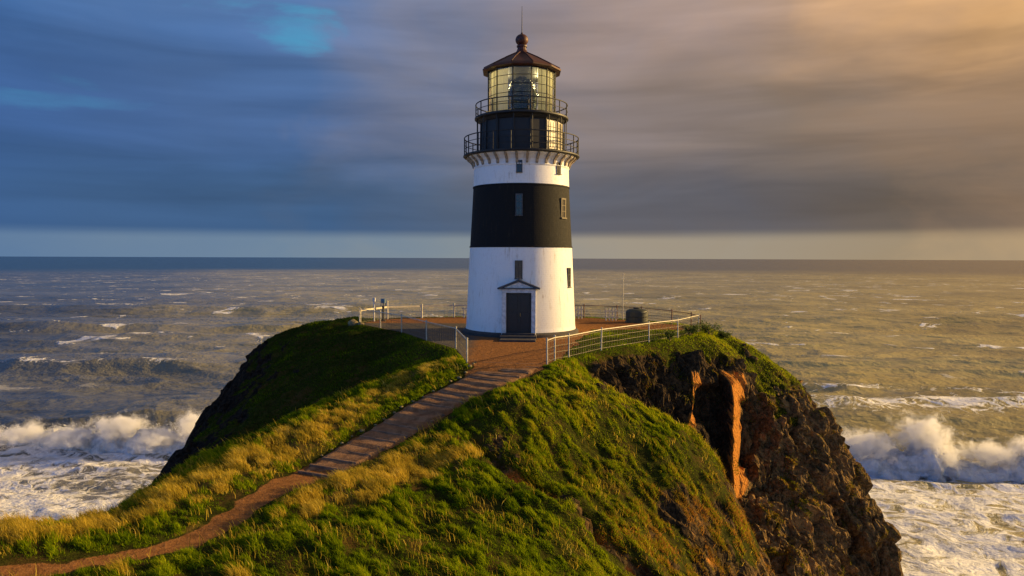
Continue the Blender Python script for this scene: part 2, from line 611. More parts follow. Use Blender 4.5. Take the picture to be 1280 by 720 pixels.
def grass_mat(name, stops):
    m_, t, o = new_mat(name)
    a = t.attr('tint').outputs['Fac']
    base = t.ramp(a, stops)
    d = t.new('ShaderNodeBsdfDiffuse')
    t.put(d.inputs[0], base)
    tl_ = t.new('ShaderNodeBsdfTranslucent')
    t.put(tl_.inputs[0], base)
    mx = t.new('ShaderNodeMixShader')
    mx.inputs[0].default_value = 0.45
    t.l.new(d.outputs[0], mx.inputs[1])
    t.l.new(tl_.outputs[0], mx.inputs[2])
    t.l.new(mx.outputs[0], o.inputs[0])
    return m_


M['grass'] = grass_mat('green_blades', [(0.0, (0.018, 0.045, 0.004)), (0.3, (0.09, 0.155, 0.004)), (0.55, (0.25, 0.32, 0.006)), (0.8, (0.42, 0.42, 0.012)), (1.0, (0.40, 0.24, 0.03))])
M['drygrass'] = grass_mat('straw_blades', [(0.0, (0.10, 0.10, 0.014)), (0.3, (0.42, 0.31, 0.03)), (0.7, (0.68, 0.48, 0.055)), (1.0, (0.78, 0.62, 0.16))])
M['heath'] = grass_mat('heath_blades', [(0.0, (0.05, 0.08, 0.006)), (0.35, (0.20, 0.19, 0.010)), (0.6, (0.36, 0.20, 0.025)), (1.0, (0.48, 0.22, 0.05))])
M['leaf'] = grass_mat('shrub_leaves', [(0.0, (0.03, 0.05, 0.012)), (0.6, (0.10, 0.14, 0.03)), (1.0, (0.26, 0.27, 0.10))])

# path surface
m_, t, o = new_mat('trodden_path')
co = t.new('ShaderNodeTexCoord').outputs['Object']
na = t.noise(co, 2.2, 6, 0.6)
nc = t.noise(co, 18.0, 5, 0.65)
c1 = t.mix(t.sm(na, 0.35, 0.65), (0.15, 0.075, 0.035), (0.27, 0.15, 0.075))
c1 = t.mix(t.m('MULTIPLY', t.sm(nc, 0.55, 0.72), 0.6), c1, (0.36, 0.25, 0.15))
c1 = t.mix(t.m('MULTIPLY', t.sm(t.noise(co, 7.0, 4), 0.6, 0.7), 0.6), c1, (0.06, 0.04, 0.02))
pbr(t, o, c1, 0.92, 0, t.bump(t.m('ADD', nc, na), 0.7, 0.05), 0.2)
M['path'] = m_

# sea
m_, t, o = new_mat('sea_water')
co = t.new('ShaderNodeTexCoord').outputs['Object']
x, y, z = t.sep(co)
dist = t.m('SQRT', t.m('ADD', t.m('MULTIPLY', x, x), t.m('MULTIPLY', y, y)))
surf = t.attr('surf').outputs['Fac']
crest = t.attr('crest').outputs['Fac']
big = t.noise(co, 0.012, 4, 0.5)
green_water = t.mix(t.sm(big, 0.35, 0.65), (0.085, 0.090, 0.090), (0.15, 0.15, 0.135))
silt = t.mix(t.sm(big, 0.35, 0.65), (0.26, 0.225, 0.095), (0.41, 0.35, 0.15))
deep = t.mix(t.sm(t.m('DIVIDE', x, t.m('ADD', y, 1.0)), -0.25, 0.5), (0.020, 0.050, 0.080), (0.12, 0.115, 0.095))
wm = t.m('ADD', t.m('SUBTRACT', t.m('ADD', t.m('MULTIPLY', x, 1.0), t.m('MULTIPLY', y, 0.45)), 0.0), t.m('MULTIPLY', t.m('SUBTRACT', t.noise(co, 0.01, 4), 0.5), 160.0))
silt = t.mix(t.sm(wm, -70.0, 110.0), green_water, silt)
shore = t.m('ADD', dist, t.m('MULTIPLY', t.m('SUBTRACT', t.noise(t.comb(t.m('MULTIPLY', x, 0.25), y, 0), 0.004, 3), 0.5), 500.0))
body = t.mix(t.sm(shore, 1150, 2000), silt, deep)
# lacy foam left by the surf
wv = t.noise(co, 0.16, 3, 0.5, out=1)
wc = t.vm('ADD', co, t.vm('MULTIPLY', wv, (9, 9, 0)))
l1 = t.noise(wc, 0.28, 8, 0.68, 1.0)
l2 = t.noise(wc, 1.1, 6, 0.7, 1.2)
v1 = t.vor(wc, 0.30, 'DISTANCE_TO_EDGE')
lace = t.m('ADD', t.m('ADD', t.m('MULTIPLY', l1, 0.62), t.m('MULTIPLY', l2, 0.38)), t.m('MULTIPLY', t.sm(v1, 0.16, 0.0), 0.10))
thr = t.m('SUBTRACT', 0.80, t.m('MULTIPLY', surf, 0.42))
foam = t.sm(t.m('SUBTRACT', lace, thr), -0.035, 0.07)
# whitecaps offshore
wc1 = t.noise(t.comb(t.m('MULTIPLY', x, 0.75), y, 0), 0.055, 5, 0.62, 0.6)
wc2 = t.noise(co, 0.006, 2)
capt = t.m('SUBTRACT', 0.645, t.m('MULTIPLY', t.m('SUBTRACT', wc2, 0.5), 0.12))
cap = t.sm(t.m('SUBTRACT', t.m('ADD', wc1, t.m('MULTIPLY', crest, 0.06)), capt), 0.0, 0.035)
wc3 = t.noise(t.comb(t.m('MULTIPLY', x, 0.7), y, 3.0), 0.13, 4, 0.6, 0.5)
cap = t.m('MAXIMUM', cap, t.m('MULTIPLY', t.sm(t.m('SUBTRACT', t.m('ADD', wc3, t.m('MULTIPLY', t.m('SUBTRACT', wc2, 0.5), 0.25)), 0.685), 0.0, 0.03), 0.85))
cap = t.m('MULTIPLY', cap, t.sm(dist, 1600, 900))
cap = t.m('MULTIPLY', cap, t.sm(dist, 150, 260))
ff = t.m('MAXIMUM', foam, t.m('MULTIPLY', cap, 0.9))
foamcol = t.mix(t.sm(l2, 0.35, 0.65), (0.62, 0.63, 0.66), (0.84, 0.84, 0.84))
base = t.mix(ff, body, foamcol)
rough = t.m('ADD', 0.22, t.m('MULTIPLY', ff, 0.6))
h1 = t.noise(t.comb(t.m('MULTIPLY', x, 0.6), y, 0), 0.09, 6, 0.62)
h2 = t.noise(t.comb(t.m('MULTIPLY', x, 0.7), y, 0), 0.7, 5, 0.6)
nrm = t.bump(t.noise(t.comb(t.m('MULTIPLY', x, 0.35), y, 0), 0.022, 4, 0.55), 1.0, 12.0)
nrm = t.bump(h1, 0.8, 3.2, nrm)
nrm = t.bump(h2, 0.75, 0.45, nrm)
nrm = t.bump(t.m('MULTIPLY', ff, lace), 0.8, 0.5, nrm)
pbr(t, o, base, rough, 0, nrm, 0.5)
M['sea'] = m_

m_, t, o = new_mat('breaking_foam')
co = t.new('ShaderNodeTexCoord').outputs['Object']
n = t.noise(co, 1.6, 7, 0.68)
n2_ = t.noise(t.comb(t.sep(co)[0], t.sep(co)[1], t.m('MULTIPLY', t.sep(co)[2], 0.4)), 0.9, 6, 0.65)
base = t.mix(t.sm(n2_, 0.42, 0.7), (0.82, 0.82, 0.81), (0.52, 0.54, 0.54))
b = pbr(t, o, base, 1.0, 0, t.bump(n, 1.0, 0.7), 0.0)
b.inputs['Subsurface Weight'].default_value = 0.08
b.inputs['Subsurface Radius'].default_value = (0.5, 0.5, 0.5)
M['foam'] = m_

m_, t, o = new_mat('spray_in_air')
co = t.new('ShaderNodeTexCoord').outputs['Object']
pv = t.new('ShaderNodeVolumePrincipled')
pv.inputs['Color'].default_value = (0.95, 0.95, 0.95, 1)
t.put(pv.inputs['Density'], t.m('MULTIPLY', t.sm(t.noise(co, 0.7, 4, 0.6), 0.36, 0.66), 1.1))
pv.inputs['Anisotropy'].default_value = 0.2
t.l.new(pv.outputs[0], o.inputs[1])
M['mist'] = m_

# ------------------------------------------------------------------ terrain
PZ = CAM_Z - 4.65                       # level of the lighthouse terrace
PLAT = np.array([(-1.9, 31), (-2.9, 36.5), (-4.8, 40), (-6.9, 44.5), (-10.8, 50), (-9.5, 54), (-5, 56), (0, 56.5), (5.5, 56), (9.5, 53.5), (11.8, 49.5),
                 (12.0, 45.5), (9.8, 41.8), (7.7, 39.7), (4.6, 36), (2.7, 33), (1.6, 31)])


def poly_sd(px, py, poly):
    """signed distance, positive inside"""
    d = np.full(px.shape, 1e9)
    inside = np.zeros(px.shape, bool)
    n = len(poly)
    for i in range(n):
        ax, ay = poly[i]
        bx, by = poly[(i + 1) % n]
        ex, ey = bx - ax, by - ay
        tt = np.clip(((px - ax) * ex + (py - ay) * ey) / (ex * ex + ey * ey), 0, 1)
        d = np.minimum(d, np.hypot(px - ax - tt * ex, py - ay - tt * ey))
        cr_ = ((ay > py) != (by > py)) & (px < (bx - ax) * (py - ay) / ((by - ay) + 1e-12) + ax)
        inside ^= cr_
    return np.where(inside, d, -d)


def line_d(px, py, pts):
    """distance to polyline and interpolated extra columns there"""
    d = np.full(px.shape, 1e9)
    ex_ = np.zeros(px.shape + (pts.shape[1] - 2,))
    for i in range(len(pts) - 1):
        a, b = pts[i], pts[i + 1]
        e = b[:2] - a[:2]
        tt = np.clip(((px - a[0]) * e[0] + (py - a[1]) * e[1]) / (e @ e), 0, 1)
        dd = np.hypot(px - a[0] - tt * e[0], py - a[1] - tt * e[1])
        near = dd < d
        d = np.where(near, dd, d)
        v = a[2:] + tt[..., None] * (b[2:] - a[2:])
        ex_ = np.where(near[..., None], v, ex_)
    return d, ex_


PATHPX = [(643, 450, 32.2), (637, 459, 31), (614, 472, 29.5), (550, 502, 27.2), (486, 541, 24.8), (440, 566, 23.2), (398, 590, 21.7), (350, 606, 20.2), (310, 628, 18.7),
          (280, 652, 17.5), (235, 675, 16.4), (170, 690, 15.5), (80, 706, 14.6), (-20, 716, 14.0), (-160, 735, 13.0)]
PATH = np.array([W(*p) for p in PATHPX])
PATH[0, 2] = PZ
PATH[1, 2] = PZ - 0.03
PATHW = np.array([1.6, 1.45, 1.25, 1.05, 0.92, 0.82, 0.7, 0.55, 0.45, 0.40, 0.36, 0.34, 0.34, 0.34, 0.34])

ctrl = [
    # dark slope facing away from the sun, its skyline first
    (400, 408, 51), (330, 430, 54), (287, 478, 52), (270, 515, 49), (233, 560, 45), (203, 595, 41),
    (450, 440, 42), (400, 470, 40), (350, 500, 39), (300, 550, 36), (260, 578, 34), (330, 545, 36), (420, 500, 35), (500, 462, 36), (480, 440, 41), (540, 455, 35.5),
    # crest with dry grass
    (556, 452, 32.6), (512, 474, 30.2), (470, 497, 28), (430, 523, 26), (380, 550, 24), (300, 590, 21.5), (212, 627, 19), (150, 645, 18), (60, 667, 16.6), (-30, 680, 15.5), (-150, 700, 14),
    (192, 613, 25), (150, 636, 22), (100, 656, 20), (0, 675, 17.5),
    # hollow between crest and path
    (500, 500, 28.0), (440, 540, 25.0), (380, 575, 22.8), (280, 620, 19.3),
    # meadow right of the path
    (480, 595, 21.2), (560, 585, 22.2), (420, 625, 18.8), (340, 670, 16.5), (250, 700, 15),
    # sunlit shoulder
    (650, 498, 25.8), (700, 470, 29.6), (640, 480, 28.2), (600, 525, 24.8), (560, 550, 23.8),
    (750, 520, 27.2), (720, 560, 25.2), (800, 580, 26), (700, 600, 23.5), (800, 660, 22.7), (870, 700, 23.5), (850, 620, 25.5),
    (722, 468, 31.2), (760, 488, 31.3), (792, 508, 31.3), (850, 550, 30.8), (905, 596, 30.2), (932, 650, 28.6), (962, 720, 27),
    # scar, front shoulder
    (600, 560, 23.2), (690, 626, 21.2), (782, 702, 20), (820, 740, 19.5),
    (650, 640, 19.5), (700, 705, 17.6), (560, 625, 20), (500, 650, 18), (400, 700, 15), (600, 720, 15.6), (300, 720, 14.2), (760, 740, 17.5),
    # wall of the cove
    (740, 450, 35.2), (782, 444, 37.5), (830, 452, 38.6), (866, 462, 39.3), (912, 454, 41), (950, 475, 42.2), (1000, 532, 41),
    (782, 500, 35.6), (830, 520, 36.6), (866, 545, 37.3), (905, 600, 38.0), (950, 560, 39.6), (1000, 640, 37.2), (1040, 640, 39.5), (1000, 720, 33), (1050, 700, 37.4), (960, 690, 34.5),
    # far skyline of the cliff
    (900, 421, 46), (960, 446, 46), (1004, 488, 45), (1044, 550, 44), (1068, 600, 43), (1076, 640, 42), (1098, 656, 40.2), (1113, 682, 39.3), (1117, 720, 38.6), (1118, 760, 38.2),
]
cp = [W(*p) for p in ctrl]
cp += [tuple(p) for p in PATH[1:]]
for (x, y) in PLAT:
    cp.append((x, y, PZ - 0.03))
hm = lambda x, y, h: cp.append((x, y, CAM_Z + h))
for a in [  # unseen flanks, sea bed, ground under and behind the viewpoint
    (0.5, 45, -4.65), (5, 50, -4.65), (-4, 50, -4.65), (6, 44, -4.65),
    (-14.5, 57, -6.2), (-8, 60, -7.2), (0, 61, -7.2), (8, 60, -7.5), (14, 56, -7), (17, 51, -7),
    (-21, 61, -14), (-12, 65, -16), (0, 67, -17), (10, 66, -17), (18, 60, -16), (22, 54, -16),
    (-29, 62, -31), (-15, 71, -31), (0, 74, -31), (14, 73, -31), (24, 66, -31), (28, 56, -31),
    (-25.5, 52, -17), (-25, 45, -18), (-23.5, 38, -19), (-20, 32, -18), (-17, 27, -15.5), (-17, 23, -13), (-18, 18, -12), (-20, 12, -12),
    (-33, 50, -31), (-31, 42, -31), (-28, 34, -31), (-26, 27, -30), (-26, 20, -28), (-28, 12, -28), (-36, 30, -33), (-38, 50, -33), (-38, 12, -33),
    (5.6, 33.4, -8.5), (7.5, 34.2, -11), (9.6, 34.6, -13.5), (11, 32, -15.5), (12, 29, -18), (13, 25, -22), (10, 24.5, -15), (8.0, 22, -12.5), (6, 19, -11), (5, 15, -10.5), (9, 16, -16), (12, 19, -22),
    (15, 30, -21), (18, 33, -23), (20.5, 35, -25), (24, 40, -27), (25.5, 46, -29), (16, 22, -28), (20, 28, -30), (25, 34, -31), (30, 42, -32), (32, 52, -32), (18, 14, -30), (26, 20, -32),
    (4, 10, -9.5), (0, 10, -7.0), (-5, 10, -6.3), (-10, 10, -6.0), (-16, 9, -8.5), (0, 4, -7.2), (-8, 4, -6.2), (8, 5, -15), (14, 5, -26), (-20, 4, -12), (-30, 4, -29),
    (0, -8, -7.2), (-10, -8, -6.5), (10, -8, -15), (20, -8, -31), (-22, -8, -13), (-34, -8, -31), (34, 5, -33)]:
    hm(*a)
cp = np.array(cp)


def rbf_fit(P, c=0.8, lam=0.02):
    A = np.sqrt(((P[:, None, :2] - P[None, :, :2]) ** 2).sum(-1) + c * c)
    n = len(P)
    A += np.eye(n) * -lam
    Q = np.c_[np.ones(n), P[:, :2]]
    K = np.block([[A, Q], [Q.T, np.zeros((3, 3))]])
    s = np.linalg.solve(K, np.r_[P[:, 2], 0, 0, 0])
    return s


RS = rbf_fit(cp)


def rbf_eval(x, y, c=0.8):
    shp = x.shape
    x, y = x.ravel(), y.ravel()
    outz = np.zeros(len(x))
    n = len(cp)
    for i in range(0, len(x), 40000):
        xs, ys = x[i:i + 40000], y[i:i + 40000]
        A = np.sqrt((xs[:, None] - cp[None, :, 0]) ** 2 + (ys[:, None] - cp[None, :, 1]) ** 2 + c * c)
        outz[i:i + 40000] = A @ RS[:n] + RS[n] + RS[n + 1] * xs + RS[n + 2] * ys
    return outz.reshape(shp)


SCAR = np.array([W(588, 548, 24.0), W(610, 566, 23.0), W(650, 596, 22.2), W(690, 626, 21.3), W(740, 664, 20.5), W(785, 704, 20.0), W(820, 745, 19.5)])[:, :2]
SCAR = np.c_[SCAR, [0.1, 0.5, 0.9, 1.0, 1.0, 1.0, 1.0]]


def base_height(x, y):
    z = rbf_eval(x, y)
    sd = poly_sd(x, y, PLAT)
    # gentle undulation away from terrace and path
    pd, pe = line_d(x, y, np.c_[PATH[:, :3], PATHW])
    away = sstep(-sd, 0.2, 2.5) * sstep(pd - pe[..., 1], 0.1, 1.6)
    z = z + away * (0.28 * fbm(x / 3.2, y / 3.2, 1.0, 3) + 0.10 * fbm(x / 0.9, y / 0.9, 5.0, 3))
    # scar cut into the turf
    sdist, se = line_d(x, y, SCAR)
    z = z - 0.75 * se[..., 0] * np.exp(-(sdist / 0.42) ** 2) * (1 + 0.5 * perlin(x, y, 3.0))
    z = z + 0.22 * se[..., 0] * np.exp(-((sdist - 0.9) / 0.4) ** 2)
    # terrace level
    f = sstep(sd, -1.3, 0.1)
    z = z * (1 - f) + PZ * f
    # path bed
    g = sstep(pe[..., 1] + 0.5 - pd, 0.0, 0.5) * (1 - f)
    z = z * (1 - g) + (pe[..., 0] - 0.06) * g
    return np.maximum(z, -6.0), sd, pd, pe[..., 1], sdist, se[..., 0]


def axis(segs):
    r = []
    for a, b, s in segs:
        r.append(np.arange(a, b, s))
    return np.concatenate(r + [[segs[-1][1]]])


gx = axis([(-42, -22, 0.5), (-22, -3, 0.14), (-3, 5, 0.11), (5, 24, 0.085), (24, 36, 0.5)])
gy = axis([(-12, 8, 0.6), (8, 13, 0.2), (13, 30, 0.11), (30, 48, 0.10), (48, 60, 0.2), (60, 78, 0.5)])
GX, GY = np.meshgrid(gx, gy, indexing='ij')
GZ, SD, PD, PW, SCD, SCW = base_height(GX, GY)


def grid_normals(P):
    du = np.gradient(P, axis=0)
    dv = np.gradient(P, axis=1)
    n = np.cross(du, dv)
    return n / np.maximum(np.linalg.norm(n, axis=-1, keepdims=True), 1e-9)


PP = np.stack([GX, GY, GZ], -1)
NN = grid_normals(PP)
slope = NN[..., 2]                                    # 1 flat, 0 vertical
rockn = fbm(GX / 2.3, GY / 2.3, GZ / 2.3, 4)
# turf holds on moderate slopes; bare rock where steep
rock = sstep(0.62 - slope + 0.16 * rockn, -0.08, 0.10)
shoulder = np.array([W(700, 470, 30), W(790, 515, 31), W(850, 560, 30.8), W(905, 600, 30), W(940, 660, 28.5), W(962, 730, 27), W(840, 740, 21), W(780, 700, 20),
                     W(690, 626, 21), W(590, 548, 24), W(640, 480, 28)])[:, :2]
shd = poly_sd(GX, GY, shoulder)
# the sunlit shoulder keeps its heath far down the slope
low_part = sstep(CAM_Z - GZ, 7.6, 10.5)
keep = sstep(shd, -0.4, 0.5)
rock = np.where(keep > 0, rock * (1 - keep) + keep * np.clip(sstep(rockn * 0.9 + low_part * 0.95, 0.42, 0.85), 0, 1) * 0.8, rock)
rock = np.maximum(rock, sstep(CAM_Z - GZ + 0.8 * rockn, 10.2, 11.6) * sstep(GX, 7.5, 9.5))
leftside = sstep(-GX - 6, 0, 4)
rock = rock * (1 - leftside) + leftside * sstep(0.60 + 0.16 * sstep(-GX, 10, 15) - slope + 0.14 * rockn, -0.06, 0.08)
scar_m = SCW * np.exp(-(SCD / 0.5) ** 2)
rock = np.clip(np.maximum(rock, scar_m * 1.1), 0, 1)
on = sstep(-SD, 0.1, 0.8) * sstep(PD - PW, 0.2, 0.9)
rock *= on
# blocky displacement of the rock, along the surface normal
q1, q2, idn = cells(GX / 1.9 + 0.5 * rockn, GY / 1.9, GZ / 4.2)
e1, e2, idm = cells(GX / 0.80 + 9 + 0.35 * rockn, GY / 0.80, GZ / 2.2)
k1, k2, idk = cells(GX / 0.34 + 3, GY / 0.34, GZ / 0.60 + 0.4 * rockn)
rg = 0
am, fq = 1.0, 1.0
for _o in range(5):
    rg = rg + am * (1 - 2 * np.abs(perlin(GX * fq / 1.7 + 4 * _o, GY * fq / 1.7, GZ * fq / 3.4)))
    am *= 0.5
    fq *= 2.1
disp = (idn - 0.5) * 1.0 + (idm - 0.5) * 0.42 - 0.25 * np.exp(-((e2 - e1) / 0.10) ** 2) + (idk - 0.5) * 0.15 + 0.32 * rg - 0.2
keepr = 1 - 0.62 * keep
disp = disp * rock * keepr * (1 - 0.55 * leftside) * (1 - 0.8 * np.clip(scar_m * 1.5, 0, 1))
# tussocky turf
def clump0(x, y):
    # tussocks drawn out down the fall of the slope
    jx = 0.25 * perlin(x / 0.9, y / 0.9, 1.0)
    jy = 0.35 * perlin(x / 0.5, y / 0.5, 6.0)
    a_ = 0.5 - cells((x + y) * 0.7071 / 0.42 + jx + jy, (x - y) * 0.7071 / 0.85 + jx - jy, x * 0 + 0.3)[0]
    b_ = 0.5 - cells((x + y) * 0.7071 / 0.19 + jy, (x - y) * 0.7071 / 0.36 + jx, x * 0 + 0.8)[0]
    return 0.55 * a_ + 0.45 * b_ + 0.18 * perlin(x / 1.3, y / 1.3, 2.0)


tuss = clump0(GX, GY)
turf = (1 - rock) * on * sstep(-SD, 0.3, 2.0)
disp = disp + turf * (0.19 * tuss + 0.04) * (1 - 0.5 * sstep(SD, -1.5, 0))
# the rust-stained rib beside the cove
RIB = np.array([W(915, 462, 40.4), W(916, 500, 39.6), W(912, 560, 39.0), W(906, 620, 38.4)])
lx = GX - np.interp(GZ, RIB[::-1, 2], RIB[::-1, 0])
rib_z = sstep(GZ, CAM_Z - 13.2, CAM_Z - 12.0) * sstep(GZ, CAM_Z - 6.0, CAM_Z - 6.8)
ribw = 0.09 * perlin(GZ / 1.3, 0.0, 2.0)
lx = lx + ribw
near_rib = np.where(lx < -0.55, sstep(lx, -0.85, -0.55), np.clip(1 - (lx + 0.55) / 1.55, 0, 1)) * rib_z * sstep(np.abs(GY - 39.5), 3.4, 2.4)
RIB2 = np.array([W(862, 464, 39.6), W(866, 490, 38.8), W(856, 520, 38.2), W(848, 545, 37.6)])
lx2 = GX - np.interp(GZ, RIB2[::-1, 2], RIB2[::-1, 0]) + ribw
rib2 = np.where(lx2 < -0.2, sstep(lx2, -0.45, -0.2), np.clip(1 - (lx2 + 0.2) / 0.6, 0, 1)) * sstep(GZ, CAM_Z - 10.0, CAM_Z - 9.4) * sstep(GZ, CAM_Z - 6.0, CAM_Z - 6.5) * sstep(np.abs(GY - 38.2), 2.6, 1.8)
disp = disp * (1 - 0.9 * np.clip(1.6 * near_rib + rib2, 0, 1))
PP = PP + NN * disp[..., None]
PP[..., 1] -= near_rib * 2.1 + rib2 * 0.9
rust = np.clip(near_rib * 2.2 * (lx > -0.6) + rib2 * 1.2, 0, 1) + 0.55 * keep * low_part * sstep(rockn, -0.1, 0.4) + 0.35 * sstep(perlin(GX / 4.0, GY / 4.0, 8.0), 0.15, 0.5)
rust = np.clip(rust + 0.5 * scar_m, 0, 1)
# bare soil: ring around the tower and the strip along the far fence, the approach inside the gate
TX, TY = 0.55, 45.0
dt = np.hypot(GX - TX, GY - TY)
grass_in = sstep(GX - 0.22 * (GY - 31) - 1.4 + 0.4 * perlin(GX, GY, 4), 0, 0.7) * sstep(GY, 47.5, 46.0)        # turf corner inside the right-hand fence
soil = sstep(SD, -0.1, 0.25) * (1 - grass_in)
soil = np.maximum(soil, sstep(PW + 0.10 + 0.22 * perlin(GX * 1.6, GY * 1.6, 3.0) - PD, -0.1, 0.25) * (0.85 + 0.3 * perlin(GX * 1.1, GY * 1.1, 8.0)))
CREST = np.array([W(556, 452, 32.6), W(512, 474, 30.2), W(470, 497, 28), W(430, 523, 26), W(380, 550, 24), W(300, 582, 21.5), W(212, 613, 19), W(150, 628, 18), W(60, 648, 16.6), W(-30, 660, 15.5)])
cd, _ = line_d(GX, GY, np.c_[CREST[:, :2], np.zeros(len(CREST))])
MEADOW = np.array([W(345, 655, 17.3), W(400, 615, 20), W(440, 580, 22.3), W(520, 560, 23.5), W(590, 568, 22.8), W(570, 600, 21.5), W(480, 625, 19.8), W(380, 650, 17.6)])[:, :2]
md = poly_sd(GX, GY, MEADOW)
dn = fbm(GX / 1.5, GY / 1.5, 2.0, 3)
dry = np.maximum(np.exp(-(cd / (0.75 + 0.3 * sstep(-GX, 5, 9))) ** 2 * 0.8), sstep(md + 0.8 * dn, -0.7, 0.6))
dry = np.maximum(dry, 0.75 * sstep(dn, 0.35, 0.7) * sstep(GY, 26, 18) * sstep(-GX, 3.0, 6.5))
tf = grid_faces(len(gx), len(gy))[:, ::-1]
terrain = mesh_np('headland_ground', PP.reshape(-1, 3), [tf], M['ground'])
terrain.data.polygons.foreach_set('use_smooth', rock.ravel()[tf].mean(1) < 0.5)
tag(terrain, kind='structure')
for nm, a in (('rock', rock), ('soil', soil), ('dry', dry), ('rust', rust), ('gravel', sstep(-GX + 0.3 * perlin(GX, GY, 1), 1.6, 2.6) * sstep(GY, 51.2, 50.2) * sstep(SD, -0.3, 0.0))):
    fattr(terrain, nm, a.ravel())


def hbilin(A, x, y):
    i = np.clip(np.searchsorted(gx, x) - 1, 0, len(gx) - 2)
    j = np.clip(np.searchsorted(gy, y) - 1, 0, len(gy) - 2)
    u = (x - gx[i]) / (gx[i + 1] - gx[i])
    v = (y - gy[j]) / (gy[j + 1] - gy[j])
    u, v = (u[..., None], v[..., None]) if A.ndim == 3 else (u, v)
    return A[i, j] * (1 - u) * (1 - v) + A[i + 1, j] * u * (1 - v) + A[i, j + 1] * (1 - u) * v + A[i + 1, j + 1] * u * v


def ground_z(x, y):
    return float(hbilin(PP[..., 2], np.array([x]), np.array([y]))[0])


# ------------------------------------------------------------------ path with timber-edged treads
def along(pts, step):
    d = np.r_[0, np.cumsum(np.linalg.norm(np.diff(pts[:, :2], axis=0), axis=1))]
    s = np.arange(0, d[-1], step)
    return np.stack([np.interp(s, d, pts[:, k]) for k in range(pts.shape[1])], -1), s


pa, ps = along(np.c_[PATH, PATHW], 0.10)
pa, ps = pa[:150], ps[:150]
ker = np.ones(9) / 9
for k in (0, 1):
    pad = np.pad(pa[:, k], 4, mode='edge')
    pa[:, k] = np.convolve(pad, ker, 'valid')
tan = np.gradient(pa[:, :2], axis=0)
tan /= np.linalg.norm(tan, axis=1, keepdims=True)
nrm2 = np.c_[-tan[:, 1], tan[:, 0]]
NW_ = 15
vs = []
tread = 0.62
for i in range(len(pa)):
    # treads: level within each step, a drop at its nose, for the upper half of the path
    q = ps[i] / tread
    z0 = pa[int(min(round((math.floor(q)) * tread / 0.10), len(pa) - 1)), 2]
    k_ = float(sstep(np.array(ps[i]), 14, 10))
    z = pa[i, 2] * (1 - 0.55 * k_) + (z0 - 0.02) * k_ * 0.55
    for j in range(NW_):
        u = (j / (NW_ - 1)) * 2 - 1
        ww = pa[i, 3] * (1 + 0.10 * float(perlin(ps[i] * 0.9, u * 2, 7.0)))
        x, y = pa[i, :2] + nrm2[i] * u * ww
        edge = max(0, abs(u) - 0.8) / 0.2
        vs.append((x, y, z + 0.02 - 0.16 * edge ** 2 - 0.03 * (1 - u * u) + 0.02 * float(perlin(x * 2, y * 2, 1)) - 0.16 * float(sstep(np.array(ps[i]), 10.5, 14.5))))
path = mesh_np('path', vs, [grid_faces(len(pa), NW_)], M['path'])
tag(path, kind='structure')
k = 0
s_at = 1.1
while s_at < 13.2:
    i = int(round(math.floor(s_at / tread) * tread / 0.10))
    i = min(i, len(pa) - 1)
    mb = MB()
    wd = pa[i, 3] * 1.85 * random.uniform(0.94, 1.04)
    mb.bevbox((0, 0, 0), (wd, 0.10, 0.10), 0.015)
    ob = mb.build('step_timber', M['timber'], None, (pa[i, 0], pa[i, 1], pa[i, 2] - 0.035), math.atan2(nrm2[i, 1], nrm2[i, 0]) + random.uniform(-0.03, 0.03))
    tag(ob, 'brown timber edging one tread of the stepped path below the gate', 'step', 'timber steps of the path')
    s_at += tread
    k += 1

# pale edging stones along the left of the path
for s_ in np.arange(1.2, 11.5, 0.55):
    i = int(s_ / 0.10)
    r_ = random.uniform(0.04, 0.085)
    bx, by = pa[i, :2] + nrm2[i] * -(pa[i, 3] + 0.12 + random.uniform(-0.05, 0.08))
    a_ = np.linspace(0, PI, 7)
    vv = []
    off = random.random() * 50
    for th in a_:
        for ph in np.linspace(0, 2 * PI, 11)[:-1]:
            d = np.array([math.sin(th) * math.cos(ph) * 1.3, math.sin(th) * math.sin(ph), math.cos(th) * 0.7])
            vv.append(d * r_ * (1 + 0.5 * float(perlin(d[0] * 1.7 + off, d[1] * 1.7, d[2] * 1.7))))
    ob = mesh_np('edging_stone', vv, [grid_faces(7, 10, True)], M['post' if random.random() < 0.0 else 'timber'])
    ob.data.materials.clear()
    ob.data.materials.append(M['trimstone'] if 'trimstone' in M else M.setdefault('trimstone', simple('pale_stone', (0.24, 0.19, 0.09), 0.85, 0, 0.25, 12)))
    ob.location = (bx, by, ground_z(bx, by) + r_ * 0.35)
    ob.rotation_euler.z = random.random() * 6
    tag(ob, 'pale edging stone beside the stepped path', 'stone', 'edging stones of the path')


# ------------------------------------------------------------------ grass
def scatter(n, xr, yr, dens_fn):
    """n tries of uniform points weighted by surface area and dens_fn(masks) in 0..1"""
    x = rng.uniform(*xr, n)
    y = rng.uniform(*yr, n)
    nz = np.clip(hbilin(NN[..., 2], x, y), 0.15, 1)
    p = dens_fn(x, y, nz)
    keep_ = rng.random(n) < p
    return x[keep_], y[keep_], nz[keep_]


def rock_at(x, y): return hbilin(rock, x, y)
def soil_at(x, y): return hbilin(soil, x, y)
def dry_at(x, y): return hbilin(dry, x, y)
def path_clear(x, y): return sstep(hbilin(PD - PW, x, y) + 0.25 * perlin(x * 1.7, y * 1.7, 3.0) + 0.22 * sstep(-x, 6, 8), -0.12, 0.08)


